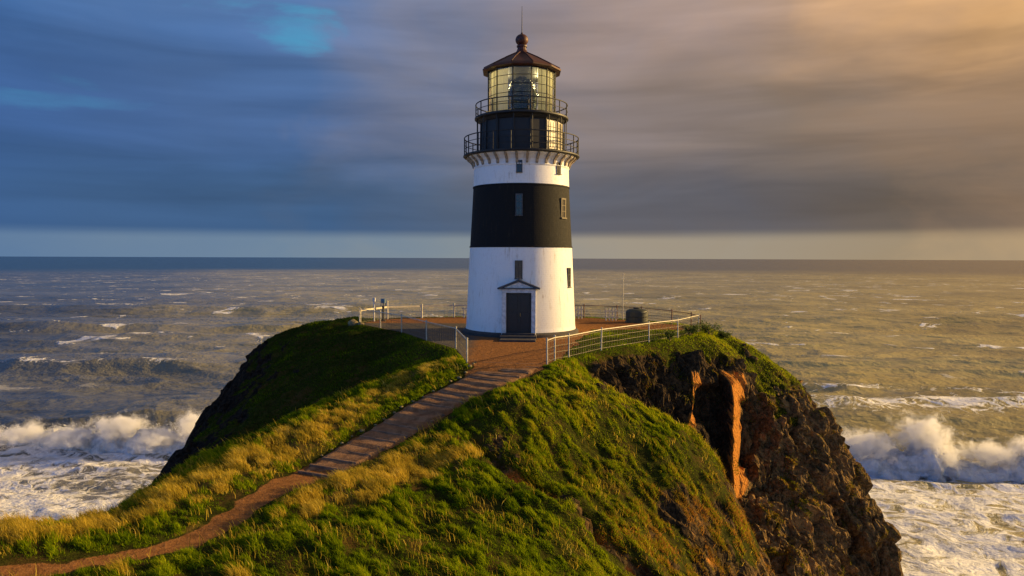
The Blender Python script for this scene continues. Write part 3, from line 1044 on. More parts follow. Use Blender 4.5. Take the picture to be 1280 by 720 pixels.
def blades(name, x, y, length, width, lean, tint, mat, spread=0.35):
    n = len(x)
    P0 = hbilin(PP, x, y)
    nr = hbilin(NN, x, y)
    ang = rng.uniform(0, 2 * PI, n)
    L = length * rng.uniform(0.6, 1.3, n)
    Wd = width * rng.uniform(0.7, 1.3, n)
    rd = rng.normal(size=(n, 3)) * spread
    up = nr * 0.55 + np.array([0, 0, 0.45])
    d1_ = up + rd * 0.6 + lean * 0.35
    d1_ /= np.linalg.norm(d1_, axis=1, keepdims=True)
    d2_ = up * 0.35 + rd + lean * 1.0
    d2_ /= np.linalg.norm(d2_, axis=1, keepdims=True)
    side = np.c_[np.cos(ang), np.sin(ang), rng.normal(size=n) * 0.2]
    side = side / np.linalg.norm(side, axis=1, keepdims=True)
    a = P0 - nr * 0.03
    b = a + d1_ * (L * 0.5)[:, None]
    c_ = b + d2_ * (L * 0.5)[:, None]
    h = (side * Wd[:, None]) * 0.5
    V = np.stack([a - h, a + h, b - h * 0.8, b + h * 0.8, c_], 1).reshape(-1, 3)
    k = np.arange(n)[:, None] * 5
    q = k + np.array([[0, 1, 3, 2]])
    tr_ = k + np.array([[2, 3, 4]])
    ob = mesh_np(name, V, [q, tr_], mat, smooth=False)
    fattr(ob, 'tint', np.repeat(np.clip(tint, 0, 1), 5))
    return ob


def clump(x, y, s=0.35):
    if s == 0.35:
        return np.clip(clump0(x, y), -0.3, 0.5) / 0.5
    return np.clip(0.5 - cells(x / s, y / s, x * 0 + 0.5)[0], -0.3, 0.5) / 0.5


WIND = np.array([-0.65, 0.25, 0.0])
# green turf of the near slopes
x, y, nz = scatter(2000000, (-12, 13), (11.5, 33), lambda x, y, nz: (1 - sstep(rock_at(x, y), 0.25, 0.75)) * (1 - 0.9 * sstep(dry_at(x, y), 0.45, 0.9)) * (soil_at(x, y) < 0.3) * path_clear(x, y) *
                   np.clip(0.6 / nz, 0, 1) * (0.30 + 0.70 * sstep(clump(x, y), -0.3, 0.4)) * np.clip(22 / y, 0.4, 1.0) * (1 - 0.75 * sstep(CAM_Z - hbilin(PP[..., 2], x, y) + 0.8 * fbm(x, y, 5.0, 2), 7.4, 9.0)) * (CAM_Z - hbilin(PP[..., 2], x, y) < 14))
cl = clump(x, y)
bn = fbm(x / 1.6, y / 1.6, 4.0, 3)
ln = 0.09 + 0.15 * sstep(cl, -0.2, 0.6) + 0.04 * np.clip(bn, -1, 1)
print('green blades', len(x))
ln *= np.clip(hbilin(PD - PW, x, y) / 0.4, 0.5, 1)
wd = 0.012 + 0.0007 * np.maximum(y - 12, 0)
tint = 0.34 + 0.24 * bn + 0.28 * cl + 0.14 * sstep(x, -1, 4) + 0.14 * sstep(poly_sd(x, y, shoulder), 0, 0.5) * sstep(CAM_Z - hbilin(PP[..., 2], x, y), 7.0, 5.6) + rng.normal(size=len(x)) * 0.15  # tint raised on the upper shoulder: sunlight put into the blade colour
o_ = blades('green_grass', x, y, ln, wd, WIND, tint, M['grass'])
tag(o_, 'tufted green grass over the near slopes of the headland', 'grass', kind='stuff')
# taller seeding stalks standing out of the turf
x, y, nz = scatter(32000, (-12, 12), (11.5, 31), lambda x, y, nz: (1 - rock_at(x, y)) * (soil_at(x, y) < 0.3) * path_clear(x, y) * sstep(fbm(x / 1.2, y / 1.2, 21.0, 3), -0.1, 0.5) * (CAM_Z - hbilin(PP[..., 2], x, y) < 12))
o_ = blades('seeding_stalks', x, y, 0.36 + x * 0, 0.010 + 0.0006 * np.maximum(y - 12, 0), WIND, 0.35 + rng.normal(size=len(x)) * 0.25, M['drygrass'], 0.35)
tag(o_, 'scattered straw-coloured stalks standing above the green turf', 'stalks', kind='stuff')
# long dry grass
x, y, nz = scatter(900000, (-17, 3), (11.5, 34), lambda x, y, nz: sstep(dry_at(x, y), 0.25, 0.6) * (soil_at(x, y) < 0.3) * path_clear(x, y) * sstep(clump(x, y, 0.6), -0.3, 0.3) * (1 - 0.7 * rock_at(x, y)) * np.clip(0.75 * 20 / y, 0.3, 1))
ln = 0.30 + 0.16 * np.clip(clump(x, y, 0.6), 0, 1)
ln *= np.clip(hbilin(PD - PW, x, y) / 0.9, 0.35, 1)
ln *= 0.6 + 0.4 * sstep(y, 30, 22)
tint = 0.45 + 0.3 * fbm(x / 0.8, y / 0.8, 6.0, 2) + rng.normal(size=len(x)) * 0.2
o_ = blades('dry_grass', x, y, ln, 0.009 + 0.0005 * np.maximum(y - 12, 0), WIND * 1.1, tint, M['drygrass'], 0.25)
tag(o_, 'long golden wind-bent grass on the crest beside the path', 'grass', kind='stuff')
# heath on the lower sunlit shoulder
x, y, nz = scatter(700000, (-1, 13), (17, 33), lambda x, y, nz: sstep(poly_sd(x, y, shoulder), -0.2, 0.4) * np.clip(0.4 / nz, 0, 1) * sstep(CAM_Z - hbilin(PP[..., 2], x, y) + 0.9 * fbm(x, y, 2.0, 2), 6.3, 8.0) * sstep(clump(x, y), -0.1, 0.4))
tint = 0.30 + 0.35 * fbm(x / 1.1, y / 1.1, 9.0, 3) + 0.38 * sstep(CAM_Z - hbilin(PP[..., 2], x, y), 7.2, 9.4) + rng.normal(size=len(x)) * 0.16
o_ = blades('heath', x, y, 0.20 + x * 0, 0.018 + x * 0, WIND * 0.6, tint, M['heath'], 0.5)
tag(o_, 'rusty brown and green heath clinging to the sunlit shoulder', 'heath', kind='stuff')
# short turf of the far slopes and of the dark side
x, y, nz = scatter(900000, (-24, 22), (26, 60), lambda x, y, nz: (1 - sstep(rock_at(x, y), 0.2, 0.6)) * (soil_at(x, y) < 0.3) * np.clip(0.35 / nz, 0, 1) * path_clear(x, y) *
                   np.where((y < 33) & (x > -2.5), 0, 1) * (1 + 0.5 * sstep(hbilin(SD, x, y), 0.0, 0.3)) * (CAM_Z - hbilin(PP[..., 2], x, y) < 16))
bn = fbm(x / 2.2, y / 2.2, 14.0, 3)
ln = 0.13 + 0.10 * np.clip(bn, 0, 1)
ln *= 1 - 0.45 * sstep(hbilin(SD, x, y), -0.3, 0.2)
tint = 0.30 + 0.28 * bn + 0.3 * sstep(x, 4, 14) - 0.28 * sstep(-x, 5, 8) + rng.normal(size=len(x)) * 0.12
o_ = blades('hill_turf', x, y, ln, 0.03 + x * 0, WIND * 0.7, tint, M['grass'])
tag(o_, 'short dark green turf on the far slopes around the lighthouse', 'turf', kind='stuff')
# weeds on the cliff ledges
x, y, nz = scatter(420000, (5, 23), (26, 48), lambda x, y, nz: sstep(rock_at(x, y), 0.5, 0.8) * sstep(perlin(x / 1.1, y / 1.1, hbilin(PP[..., 2], x, y) / 1.1), 0.12, 0.35) * sstep(perlin(x * 2.1, y * 2.1, hbilin(PP[..., 2], x, y) * 2.1), -0.2, 0.1))
tint = 0.35 + 0.3 * fbm(x, y, 3.0, 2) + rng.normal(size=len(x)) * 0.18
o_ = blades('cliff_weeds', x, y, 0.16 + x * 0, 0.04 + x * 0, np.array([0.1, -0.2, -0.5]), tint, M['heath'], 0.6)
tag(o_, 'brown-green weeds on ledges of the rocky cliff', 'weeds', kind='stuff')

# ------------------------------------------------------------------ sea
rr_ = [24.0]
while rr_[-1] < 30000:
    d = rr_[-1]
    rr_.append(d * (1.0060 if d < 900 else 1.02) + 0.05)
rr_ = np.array(rr_)
aa_ = np.concatenate([np.arange(-180, -48, 3.0), np.arange(-48, 48, 0.16), np.arange(48, 180, 3.0)])
AA, RR = np.meshgrid(np.radians(aa_), rr_, indexing='ij')
SX, SY = RR * np.sin(AA), RR * np.cos(AA)


def ridge_line(x, y, y0, amp, x0, x1, fx, width=6.0, wob=6.0, seed=0.0):
    """one swell crest: gentle seaward back, steep shoreward face"""
    yc = y0 + wob * perlin(x / 45.0, seed, 0.5) + 0.0008 * (x - x0) * (x - x1)
    d = y - yc
    prof = np.where(d > 0, np.exp(-(d / (width * 2.2)) ** 2), np.exp(-(d / (width * 0.55)) ** 2))
    m = sstep(x, x0 - fx, x0 + fx) * sstep(x, x1 + fx, x1 - fx)
    return amp * prof * m * (0.75 + 0.4 * perlin(x / 22.0, seed + 4, 1.5)), d, m


near = sstep(RR, 900, 300)
SZ = 1.5 * near * np.sin((SY + 9 * perlin(SX / 90, SY / 200, 1.0)) * 2 * PI / 58) * (0.6 + 0.6 * perlin(SX / 80, SY / 60, 3.0))
wr = 1 - np.abs(perlin(SX / 30, SY / 11, 2.0))
SZ += 1.2 * sstep(RR, 700, 200) * (wr ** 3 - 0.4) * sstep(RR, 60, 130)
crest = wr ** 4
wr2 = 1 - np.abs(perlin(SX / 9, SY / 4, 5.0))
SZ += 0.45 * sstep(RR, 320, 120) * (wr2 ** 2 - 0.5)
SZ += 0.16 * sstep(RR, 180, 80) * fbm(SX / 2.2, SY / 1.6, 5.0, 2)
yb = np.where(SX < 0, 106.0, 97.0) + 5 * perlin(SX / 30, 2.2, 0.5)
surf = sstep(SY, yb + 3, yb - 3) * (0.74 + 0.30 * perlin(SX / 18, SY / 14, 7.0)) + 0.04 * sstep(SX, 10, 60) * (SY < yb)
extra = 0
for (y0, am, x0, x1, fx, wd_, sd_) in [(176, 3.0, -130, -70, 14, 7, 3.0), (134, 1.7, 52, 160, 8, 6, 8.0), (152, 1.4, 56, 190, 12, 7, 11.0), (272, 4.5, -230, -60, 40, 11, 15.0), (215, 1.6, 60, 200, 20, 9, 19.0),
                                       (118, 1.6, -75, -40, 10, 5, 23.0), (330, 2.6, 60, 330, 40, 12, 29.0), (380, 3.0, -360, -40, 50, 14, 33.0)]:
    hgt, d, m = ridge_line(SX, SY, y0, am, x0, x1, fx, wd_, 6.0, sd_)
    SZ = SZ + hgt
    if y0 < 200:
        pw = {176: 0.62, 134: 1.0, 152: 0.86, 118: 0.40}[y0]
        extra = np.maximum(extra, pw * m * np.exp(-((d + 0.5) / np.where(d > 0, 4.5 if y0 != 134 else 9.0, 3.0 if y0 != 134 else 10.0)) ** 2) * (0.75 + 0.5 * perlin(SX / 12, sd_, 2.5)))
veins = np.exp(-(perlin(SX / 40, SY / 26, 31.0) / 0.035) ** 2) * sstep(RR, 240, 150) * 0.34
surf = np.maximum(np.maximum(surf, extra), veins * (0.7 + 0.6 * perlin(SX / 9, SY / 9, 2.0)))
surf = np.maximum(surf, 0.22 * sstep(RR, 200, 130) * sstep(SX, -20, 60))
SZ = SZ - (RR / 1000) ** 2 * 0.0
SV = np.stack([SX, SY, SZ], -1)
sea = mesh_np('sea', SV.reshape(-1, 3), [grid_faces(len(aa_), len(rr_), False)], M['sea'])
tag(sea, kind='structure')
fattr(sea, 'surf', np.clip(surf, 0, 1.1).ravel())
fattr(sea, 'crest', crest.ravel())


def breaker(name, xs0, xs1, yfn, hfn, depth, seed, label, blobs):
    nu, nv = int((xs1 - xs0) / 0.16), 110
    u = np.linspace(xs0, xs1, nu)[:, None]
    v = np.linspace(-0.05, PI + 0.05, nv)[None, :]
    H = hfn(u)
    X_ = u + 0 * v
    # v=0 at the shoreward foot, PI at the seaward back
    cy = yfn(u)
    Y2 = cy - np.cos(v) * (depth * np.where(v < PI / 2, 0.9, 1.6))
    Z2 = np.sin(v) ** 0.8 * H if False else np.clip(np.sin(v), 0, 1) ** 0.75 * H - 1.0
    P = np.stack([X_, Y2, Z2], -1)
    N_ = -grid_normals(P)
    N_ = np.where((N_[..., 2:3].mean() < 0), -N_, N_)
    bx, by, bz = X_ / 5.2, Y2 / 5.2, Z2 / 4.4
    b1 = np.abs(perlin(bx + seed, by, bz))
    b2 = np.abs(perlin(bx * 2.3 + seed, by * 2.3, bz * 2.3 + 5))
    b3 = np.abs(perlin(bx * 5.1, by * 5.1 + seed, bz * 5.1 + 9))
    b4 = np.abs(perlin(bx * 11, by * 11 + seed, bz * 11 + 2))
    d = (3.2 * b1 + 1.5 * b2 + 0.6 * b3 + 0.25 * b4 - 0.9) * np.clip(H / 3.0, 0.15, 1.2)
    P = P + N_ * d[..., None]
    ob = mesh_np(name, P.reshape(-1, 3), [grid_faces(nu, nv)], M['foam'])
    tag(ob, label, 'breaking wave', kind='stuff')
    # drifting spray round the crest: air full of fine water, thinning outwards
    m_, t, o = new_mat('spray_in_air')
    co = t.new('ShaderNodeTexCoord').outputs['Object']
    x, y, z = t.sep(co)
    G_ = None
    for (cx, cy, cz, rx, ry, rz) in blobs:
        q = [t.m('DIVIDE', t.m('SUBTRACT', a_, c_), r_) for a_, c_, r_ in ((x, cx, rx), (y, cy, ry), (z, cz, rz))]
        e_ = t.m('EXPONENT', t.m('MULTIPLY', t.m('ADD', t.m('ADD', t.m('MULTIPLY', q[0], q[0]), t.m('MULTIPLY', q[1], q[1])), t.m('MULTIPLY', q[2], q[2])), -1.0))
        G_ = e_ if G_ is None else t.m('MAXIMUM', G_, e_)
    nz_ = t.m('SUBTRACT', t.noise(co, 0.62, 8, 0.72, 0.4), 0.5)
    dn_ = t.sm(t.m('ADD', G_, t.m('MULTIPLY', nz_, 3.0)), 0.42, 0.8)
    dn_ = t.m('MULTIPLY', dn_, t.sm(G_, 0.04, 0.22))
    pv = t.new('ShaderNodeVolumePrincipled')
    pv.inputs['Color'].default_value = (0.97, 0.97, 0.97, 1)
    t.put(pv.inputs['Density'], t.m('MULTIPLY', dn_, 3.2))
    pv.inputs['Anisotropy'].default_value = 0.1
    t.l.new(pv.outputs[0], o.inputs[1])
    yc0 = float(np.mean(yfn(np.linspace(xs0, xs1, 9))))
    vb_ = MB()
    vb_.box(((xs0 + xs1) / 2, yc0, 4.2), (xs1 - xs0 + 8, 18, 9.6))
    vb_.build('spray_mist', m_, ob)
    # torn lumps of foam and spray thrown off the crest
    n = int((xs1 - xs0) * 34)
    sx_ = rng.uniform(xs0, xs1, n)
    hh_ = hfn(sx_)
    k_ = rng.random(n)
    sy_ = yfn(sx_) + rng.normal(size=n) * depth * 0.55
    sz_ = hh_ * (0.75 + 0.55 * k_ ** 2) + rng.exponential(0.25, n)
    r_ = rng.uniform(0.03, 0.13, n) * (1.3 - k_)
    tet = np.array([[1, 1, 1], [1, -1, -1], [-1, 1, -1], [-1, -1, 1]]) * 0.6
    oc = np.array([[1, 0, 0], [-1, 0, 0], [0, 1, 0], [0, -1, 0], [0, 0, 1], [0, 0, -1]])
    V = (np.stack([sx_, sy_, sz_], -1)[:, None, :] + oc[None] * r_[:, None, None] * rng.uniform(0.6, 1.4, (n, 6, 1)))
    f = np.array([[0, 2, 4], [2, 1, 4], [1, 3, 4], [3, 0, 4], [2, 0, 5], [1, 2, 5], [3, 1, 5], [0, 3, 5]])
    F_ = (np.arange(n)[:, None, None] * 6 + f[None]).reshape(-1, 3)
    sp_ = mesh_np('spray', V.reshape(-1, 3), [F_], M['foam'], parent=ob)
    return ob


def g(u, c_, w_): return np.exp(-((u - c_) / w_) ** 2)


breaker('surf_foam', -100, -34, lambda u: 105.5 + 5 * perlin(u / 30, 2.2, 0.5) + 0.9 * perlin(u / 7, 1.0, 0.2),
        lambda u: 1.7 + 0.9 * g(u, -57.5, 4.5) + 0.8 * g(u, -47, 2.5) + 1.3 * perlin(u / 5, 4.0, 0.3) + 0.5 * g(u, -70, 4), 2.6, 3.0,
        'long white breaking wave with golden crests rolling in west of the dark slope',
        [(-57.5, 105, 2.9, 4.2, 3.6, 1.8), (-47, 105, 3.1, 2.4, 3.4, 2.0), (-52, 104, 1.6, 4.0, 3.4, 1.5), (-65, 104, 1.6, 4.0, 3.4, 1.5), (-71, 104, 2.1, 3.0, 3.4, 1.5), (-79, 104, 1.8, 5.0, 3.4, 1.4), (-90, 104, 1.8, 7.0, 3.4, 1.4)])
breaker('surf_foam', 34, 110, lambda u: 96.0 + 5 * perlin(u / 30, 2.2, 0.5) + 0.9 * perlin(u / 7, 9.0, 0.2),
        lambda u: 2.0 + 1.5 * g(u, 55.5, 3.0) + 1.0 * perlin(u / 5, 14.0, 0.3) - 0.7 * g(u, 63, 4) + 0.9 * g(u, 46, 4), 2.8, 17.0,
        'tall sunlit breaking wave bursting upward beyond the rocky cliff',
        [(55.5, 96, 4.3, 3.6, 3.6, 2.7), (47.5, 96, 2.9, 4.5, 3.4, 2.0), (57.5, 94.5, 2.0, 2.2, 2.6, 1.8), (64, 95.5, 2.0, 4.5, 3.2, 1.5), (70, 95.5, 2.5, 4.0, 3.2, 1.6), (78, 96, 2.3, 6.0, 3.2, 1.6)])

# ------------------------------------------------------------------ lighthouse
LH = empty('lighthouse', (TX, TY, PZ))
tag(LH, 'white lighthouse with a black band, black galleries and a red lantern roof', 'lighthouse')
mb = MB()
prof = [(3.43, 0.0), (3.40, 0.5), (3.30, 2.6), (3.17, 5.3), (3.07, 7.0), (2.97, 8.95), (2.93, 10.05)]
mb.lathe([(3.435, 0.25)] + [(r, z) for r, z in prof[1:]], 96, ms=[0, 0, 0, 1, 1, 0])
mb.build('tower_wall', [M['white'], M['black']], LH)


def wall_r(z): return float(np.interp(z, [p[1] for p in prof], [p[0] for p in prof]))


mb = MB()
mb.lathe([(3.62, -0.15), (3.62, 0.16), (3.50, 0.26), (3.44, 0.27)], 96, smooth=False)
mb.build('plinth', M['stone'], LH)
# paint line mouldings
for zc, mt in ((5.3, 'black'), (8.95, 'black')):
    mb = MB()
    r_ = wall_r(zc)
    mb.lathe([(r_ - 0.05, zc - 0.05), (r_ + 0.035, zc - 0.04), (r_ + 0.035, zc + 0.04), (r_ - 0.05, zc + 0.05)], 96)
    mb.build('band_moulding', M[mt], LH)
# flared cornice under the gallery
mb = MB()
mb.lathe([(2.93, 10.05), (2.98, 10.12), (2.95, 10.20), (2.99, 10.42), (3.16, 10.62), (3.30, 10.70), (3.36, 10.78)], 96)
mb.build('cornice', M['white'], LH)
for k in range(32):
    a = 2 * PI * (k + 0.5) / 32
    mb = MB()
    # scrolled bracket profile in the radial plane
    pr = [(2.95, 10.22), (3.02, 10.16), (3.05, 10.24), (3.09, 10.36), (3.20, 10.5), (3.38, 10.64), (3.42, 10.76), (2.95, 10.76)]
    ww = 0.07
    vsb = [(r, -ww, z) for r, z in pr] + [(r, ww, z) for r, z in pr]
    n = len(pr)
    mb.add(vsb, [tuple(range(n)), tuple(reversed(range(n, 2 * n)))] + [(i, i + n, (i + 1) % n + n, (i + 1) % n) for i in range(n)])
    mb.build('corbel', M['corbel'] if 'corbel' in M else M.setdefault('corbel', simple('stained_plaster', (0.42, 0.33, 0.22), 0.7, 0, 0.3, 7)), LH, None, a)


def gallery(z, r_in, r_out, thick, rail_h, nposts, rails, name):
    mb = MB()
    mb.lathe([(r_in, z), (r_out - 0.06, z), (r_out, z + 0.05), (r_out, z + thick - 0.03), (r_out - 0.04, z + thick), (r_in, z + thick)], 96, smooth=False, cap=False)
    mb.build(name, M['iron'], LH)
    mb = MB()
    rr = r_out - 0.07
    for k in range(nposts):
        a = 2 * PI * k / nposts + 0.13
        p = (rr * math.cos(a), rr * math.sin(a))
        mb.tube([(p[0], p[1], z + thick), (p[0], p[1], z + thick + rail_h)], 0.034, 6)
    nn = 96
    for h in rails:
        pts = [(rr * math.cos(2 * PI * k / nn), rr * math.sin(2 * PI * k / nn), z + thick + rail_h * h) for k in range(nn + 1)]
        mb.tube(pts, 0.034 if h == 1 else 0.02, 6)
    mb.build('railing', M['iron'], LH)


gallery(10.78, 2.4, 3.60, 0.14, 1.05, 20, (1, 0.66, 0.33), 'gallery_deck')
gallery(13.08, 2.0, 2.90, 0.16, 0.78, 16, (1, 0.5), 'lantern_gallery_deck')

# watch room: sixteen-sided iron drum
mb = MB()
mb.lathe([(2.62, 10.92), (2.62, 11.06), (2.55, 11.08), (2.52, 12.85), (2.60, 12.92), (2.72, 13.08)], 16, smooth=False, a0=PI / 16)
for k in range(16):
    a = 2 * PI * (k + 0.5) / 16
    mb.tube([(2.585 * math.cos(a), 2.585 * math.sin(a), 11.06), (2.55 * math.cos(a), 2.55 * math.sin(a), 12.9)], 0.035, 6)
mb.build('watch_room', M['iron'], LH)
# glazed panels on the sunny side of the watch room
for k in (14, 15):
    a = 2 * PI * (k + 1 - 1.0) / 16
    rr = 2.53 * math.cos(PI / 16)
    fr = MB()
    fr.box((rr + 0.03, 0, 11.98), (0.03, 0.80, 1.66))
    f_ = fr.build('window', M['cream'], LH, None, a)
    pn = MB()
    pn.box((rr + 0.05, 0, 11.98), (0.012, 0.66, 1.5))
    pn.build('pane', M['panelit'] if 'panelit' in M else M.setdefault('panelit', simple('glint_painted_glass', (0.55, 0.5, 0.34), 0.25)), f_)  # pane coloured pale gold, the sun's reflection painted in
    br_ = MB()
    for i in range(1, 3):
        br_.box((rr + 0.062, -0.33 + 0.66 * i / 3, 11.98), (0.02, 0.035, 1.5))
    for i in range(1, 5):
        br_.box((rr + 0.068, 0, 11.23 + 1.5 * i / 5), (0.02, 0.66, 0.035))
    br_.build('glazing_bar', M['iron'], f_)
# slim stays between the two galleries
for k in range(16):
    a = 2 * PI * (k + 0.5) / 16 + 0.02
    mb = MB()
    mb.tube([(2.78 * math.cos(a), 2.78 * math.sin(a), 10.92), (2.78 * math.cos(a), 2.78 * math.sin(a), 13.09)], 0.03, 6)
    mb.build('stay', M['iron'], LH)

# lantern
NL = 12
A0 = PI / NL
mb = MB()
mb.lathe([(2.16, 13.24), (2.16, 13.42), (2.10, 13.44)], NL, smooth=False, a0=A0)
mb.build('lantern_sill', M['iron'], LH)
mb = MB()
mb.lathe([(2.09, 13.44), (2.09, 15.98)], NL, smooth=False, a0=A0, cap=False)
mb.build('lantern_glass', M['glass'], LH)
mb = MB()
for k in range(NL):
    a = A0 + 2 * PI * k / NL
    mb.tube([(2.11 * math.cos(a), 2.11 * math.sin(a), 13.42), (2.11 * math.cos(a), 2.11 * math.sin(a), 16.0)], 0.040, 6)
    a2 = A0 + 2 * PI * (k + 1) / NL
    for i in range(1, 5):
        z = 13.44 + 2.54 * i / 5
        mb.tube([(2.11 * math.cos(a), 2.11 * math.sin(a), z), (2.11 * math.cos(a2), 2.11 * math.sin(a2), z)], 0.020, 5)
    for f in ((1 / 3, 2 / 3) if k not in (8, 7) else ()):
        xx, yy = (math.cos(a) * (1 - f) + math.cos(a2) * f) * 2.11, (math.sin(a) * (1 - f) + math.sin(a2) * f) * 2.11
        mb.tube([(xx, yy, 13.44), (xx, yy, 15.98)], 0.016, 5)
mb.build('glazing_bars', M['iron'], LH)
# cloth blinds added behind some of the panes to carry a yellow glow
for d0, d1 in ((30, 84), (-80, -26)):
    vs = []
    for i in range(61):
        a = R(d0 + (d1 - d0) * i / 60) - PI / 2
        r = 1.90 + 0.035 * math.sin(i * 1.25)
        vs += [(r * math.cos(a), r * math.sin(a), 13.46), (r * math.cos(a), r * math.sin(a), 15.92)]
    cu = mesh_np('glow_curtain', vs, [grid_faces(61, 2)], M['glow_curtain'], parent=LH)
# two added fill lamps that make the blinds glow
for sx in (-1, 1):
    ld = bpy.data.lights.new('lantern_fill_lamp', 'POINT')
    ld.energy = 85
    ld.color = (1.0, 0.78, 0.36)
    ld.shadow_soft_size = 0.12
    ld.specular_factor = 0.15
    lo = bpy.data.objects.new('lantern_fill_lamp', ld)
    C.objects.link(lo)
    lo.parent = LH
    lo.location = (sx * 1.05, 0.55, 15.62)
# the lamp's lens: a tall ribbed beehive on a pedestal
lp = [(0.30, 13.26), (0.34, 13.40), (0.72, 13.46)]
for i in range(0, 33):
    tt = i / 32
    z = 13.5 + 2.30 * tt
    r = 0.94 * math.sqrt(max(0.0, 1 - (max(0, tt - 0.42) / 0.60) ** 2)) * (0.86 + 0.14 * math.sin(min(1, tt / 0.42) * PI / 2))
    lp.append((max(0.05, r + (0.018 if i % 2 else -0.018)), z))
mb = MB()
mb.lathe(lp, 32, smooth=False)
ln_ = mb.build('lens', M['lens'], LH)
mb = MB()
for k in range(8):
    a = 2 * PI * k / 8
    pts = [((r + 0.03) * math.cos(a), (r + 0.03) * math.sin(a), z) for r, z in lp[3::3]]
    mb.tube(pts, 0.02, 5)
mb.build('lens_frame', M['iron'], ln_)
mb = MB()
mb.lathe([(2.08, 15.90), (2.08, 15.975), (0.3, 15.985)], NL, smooth=False, a0=A0)
mb.build('lantern_ceiling', M['iron'], LH)
# roof
mb = MB()
mb.lathe([(2.10, 15.98), (2.46, 16.02), (2.48, 16.10), (2.36, 16.20), (1.30, 16.78), (0.42, 17.22), (0.30, 17.42), (0.26, 17.62)], NL, smooth=False, a0=A0)
for k in range(NL):
    a = A0 + 2 * PI * k / NL
    mb.tube([(r * math.cos(a), r * math.sin(a), z + 0.015) for r, z in [(2.40, 16.18), (1.30, 16.79), (0.42, 17.23)]], 0.028, 5)
rf = mb.build('roof', M['roofred'], LH)
mb = MB()
pts = [(0.26, 17.60), (0.32, 17.62), (0.32, 17.70), (0.22, 17.74)] + [(0.40 * math.cos(t_) + 0.0, 18.05 + 0.36 * math.sin(t_)) for t_ in np.linspace(-1.1, 1.35, 12)] + [(0.05, 18.50)]
mb.lathe(pts, 24)
mb.build('ball_vent', M['roofred'], rf)
mb = MB()
mb.tube([(0, 0, 18.45), (0, 0, 20.1)], 0.028, 6, r2=0.012)
mb.build('lightning_rod', M['iron'], rf)


# windows of the tower
def tower_window(deg, z, w_, h, frame, fw, name='window'):
    """deg: 0 faces the viewpoint, + towards the sun"""
    a = R(deg) - PI / 2
    r = wall_r(z)
    e = empty(name, (0, 0, 0))
    e.parent = LH
    e.rotation_euler.z = a
    f = MB()
    for sy in (-1, 1):
        f.box((r - 0.02, sy * (w_ / 2 + fw / 2), z), (0.14, fw, h + 2 * fw))
    f.box((r - 0.018, 0, z + h / 2 + fw / 2), (0.15, w_, fw))
    f.box((r + 0.02, 0, z - h / 2 - fw / 2 - 0.01), (0.18, w_ + 2.6 * fw, fw * 0.9))
    f.build('frame', frame, e)
    p = MB()
    p.box((r + 0.006, 0, z), (0.05, w_, h))
    p.build('pane', M['pane'], e)
    b = MB()
    b.box((r + 0.036, 0, z), (0.02, 0.035, h))
    for i in (1, 2):
        b.box((r + 0.042, 0, z - h / 2 + h * i / 3), (0.02, w_, 0.03))
    b.build('glazing_bar', frame, e)


tower_window(-3, 7.72, 0.28, 1.15, M['slate'], 0.07)
tower_window(55, 7.60, 0.34, 1.05, M['rustframe'] if 'rustframe' in M else M.setdefault('rustframe', simple('tan_frame', (0.16, 0.12, 0.06), 0.7)), 0.09)
tower_window(-3, 3.95, 0.34, 0.98, M['stone'], 0.05)
tower_window(62, 3.45, 0.30, 1.10, M['stone'], 0.05)
tower_window(-3, 9.95, 0.26, 0.62, M['stone'], 0.05)
tower_window(48, 9.95, 0.26, 0.62, M['stone'], 0.05)
tower_window(177, 7.72, 0.34, 1.30, M['slate'], 0.07)
tower_window(-120, 3.95, 0.34, 0.98, M['stone'], 0.05)

# doorway: a shallow projecting porch with pediment
da = R(-2.5) - PI / 2
e = empty('doorway', (0, 0, 0))
e.parent = LH
e.rotation_euler.z = da
r0 = 3.34
D0, D1 = r0 - 0.45, r0 + 0.36          # porch depth
mb = MB()
for sy in (-1, 1):
    mb.bevbox(((D0 + D1) / 2, sy * 0.86, 1.42), (D1 - D0, 0.26, 2.42), 0.015)
mb.bevbox(((D0 + D1) / 2 + 0.003, 0, 2.74), (D1 - D0 + 0.01, 1.98, 0.22), 0.015)
mb.build('door_surround', M['trim'], e)
mb = MB()
mb.box((D1 - 0.30, 0, 1.42), (0.08, 1.45, 2.42))
for sy in (-1, 1):
    for z_, h_ in ((2.1, 0.8), (0.95, 1.1)):
        mb.bevbox((D1 - 0.25, sy * 0.35, z_), (0.03, 0.54, h_), 0.01)
mb.build('door', M['door'], e)
mb = MB()
mb.tube([(D1 - 0.22, 0.09, 1.25), (D1 - 0.22, 0.09, 1.45)], 0.02, 6)
mb.build('handle', M['brass'], e)
mb = MB()
tri = lambda x0, x1, hw, z0, zt: ([(x0, -hw, z0), (x0, hw, z0), (x0, 0, zt), (x1, -hw, z0), (x1, hw, z0), (x1, 0, zt)], [(0, 2, 1), (3, 4, 5), (0, 1, 4, 3), (1, 2, 5, 4), (2, 0, 3, 5)])
mb.add(*tri(D0 - 0.1, D1 + 0.02, 1.0, 2.86, 3.26))
mb.build('pediment', M['trim'], e)
mb = MB()
for sy in (-1, 1):
    L_ = math.hypot(1.24, 0.50)
    an = math.atan2(0.50, 1.24)
    Mx = Matrix.Rotation(-sy * an, 3, 'X')
    cc = Vector(((D0 + D1) / 2 + 0.03, sy * 0.60, 3.11))
    vv = [cc + Mx @ Vector((sx * ((D1 - D0) / 2 + 0.12), s2 * L_ / 2, s3 * 0.05)) for sx in (-1, 1) for s2 in (-1, 1) for s3 in (-1, 1)]
    mb.add(vv, [(0, 1, 3, 2), (4, 6, 7, 5), (0, 4, 5, 1), (2, 3, 7, 6), (0, 2, 6, 4), (1, 5, 7, 3)])
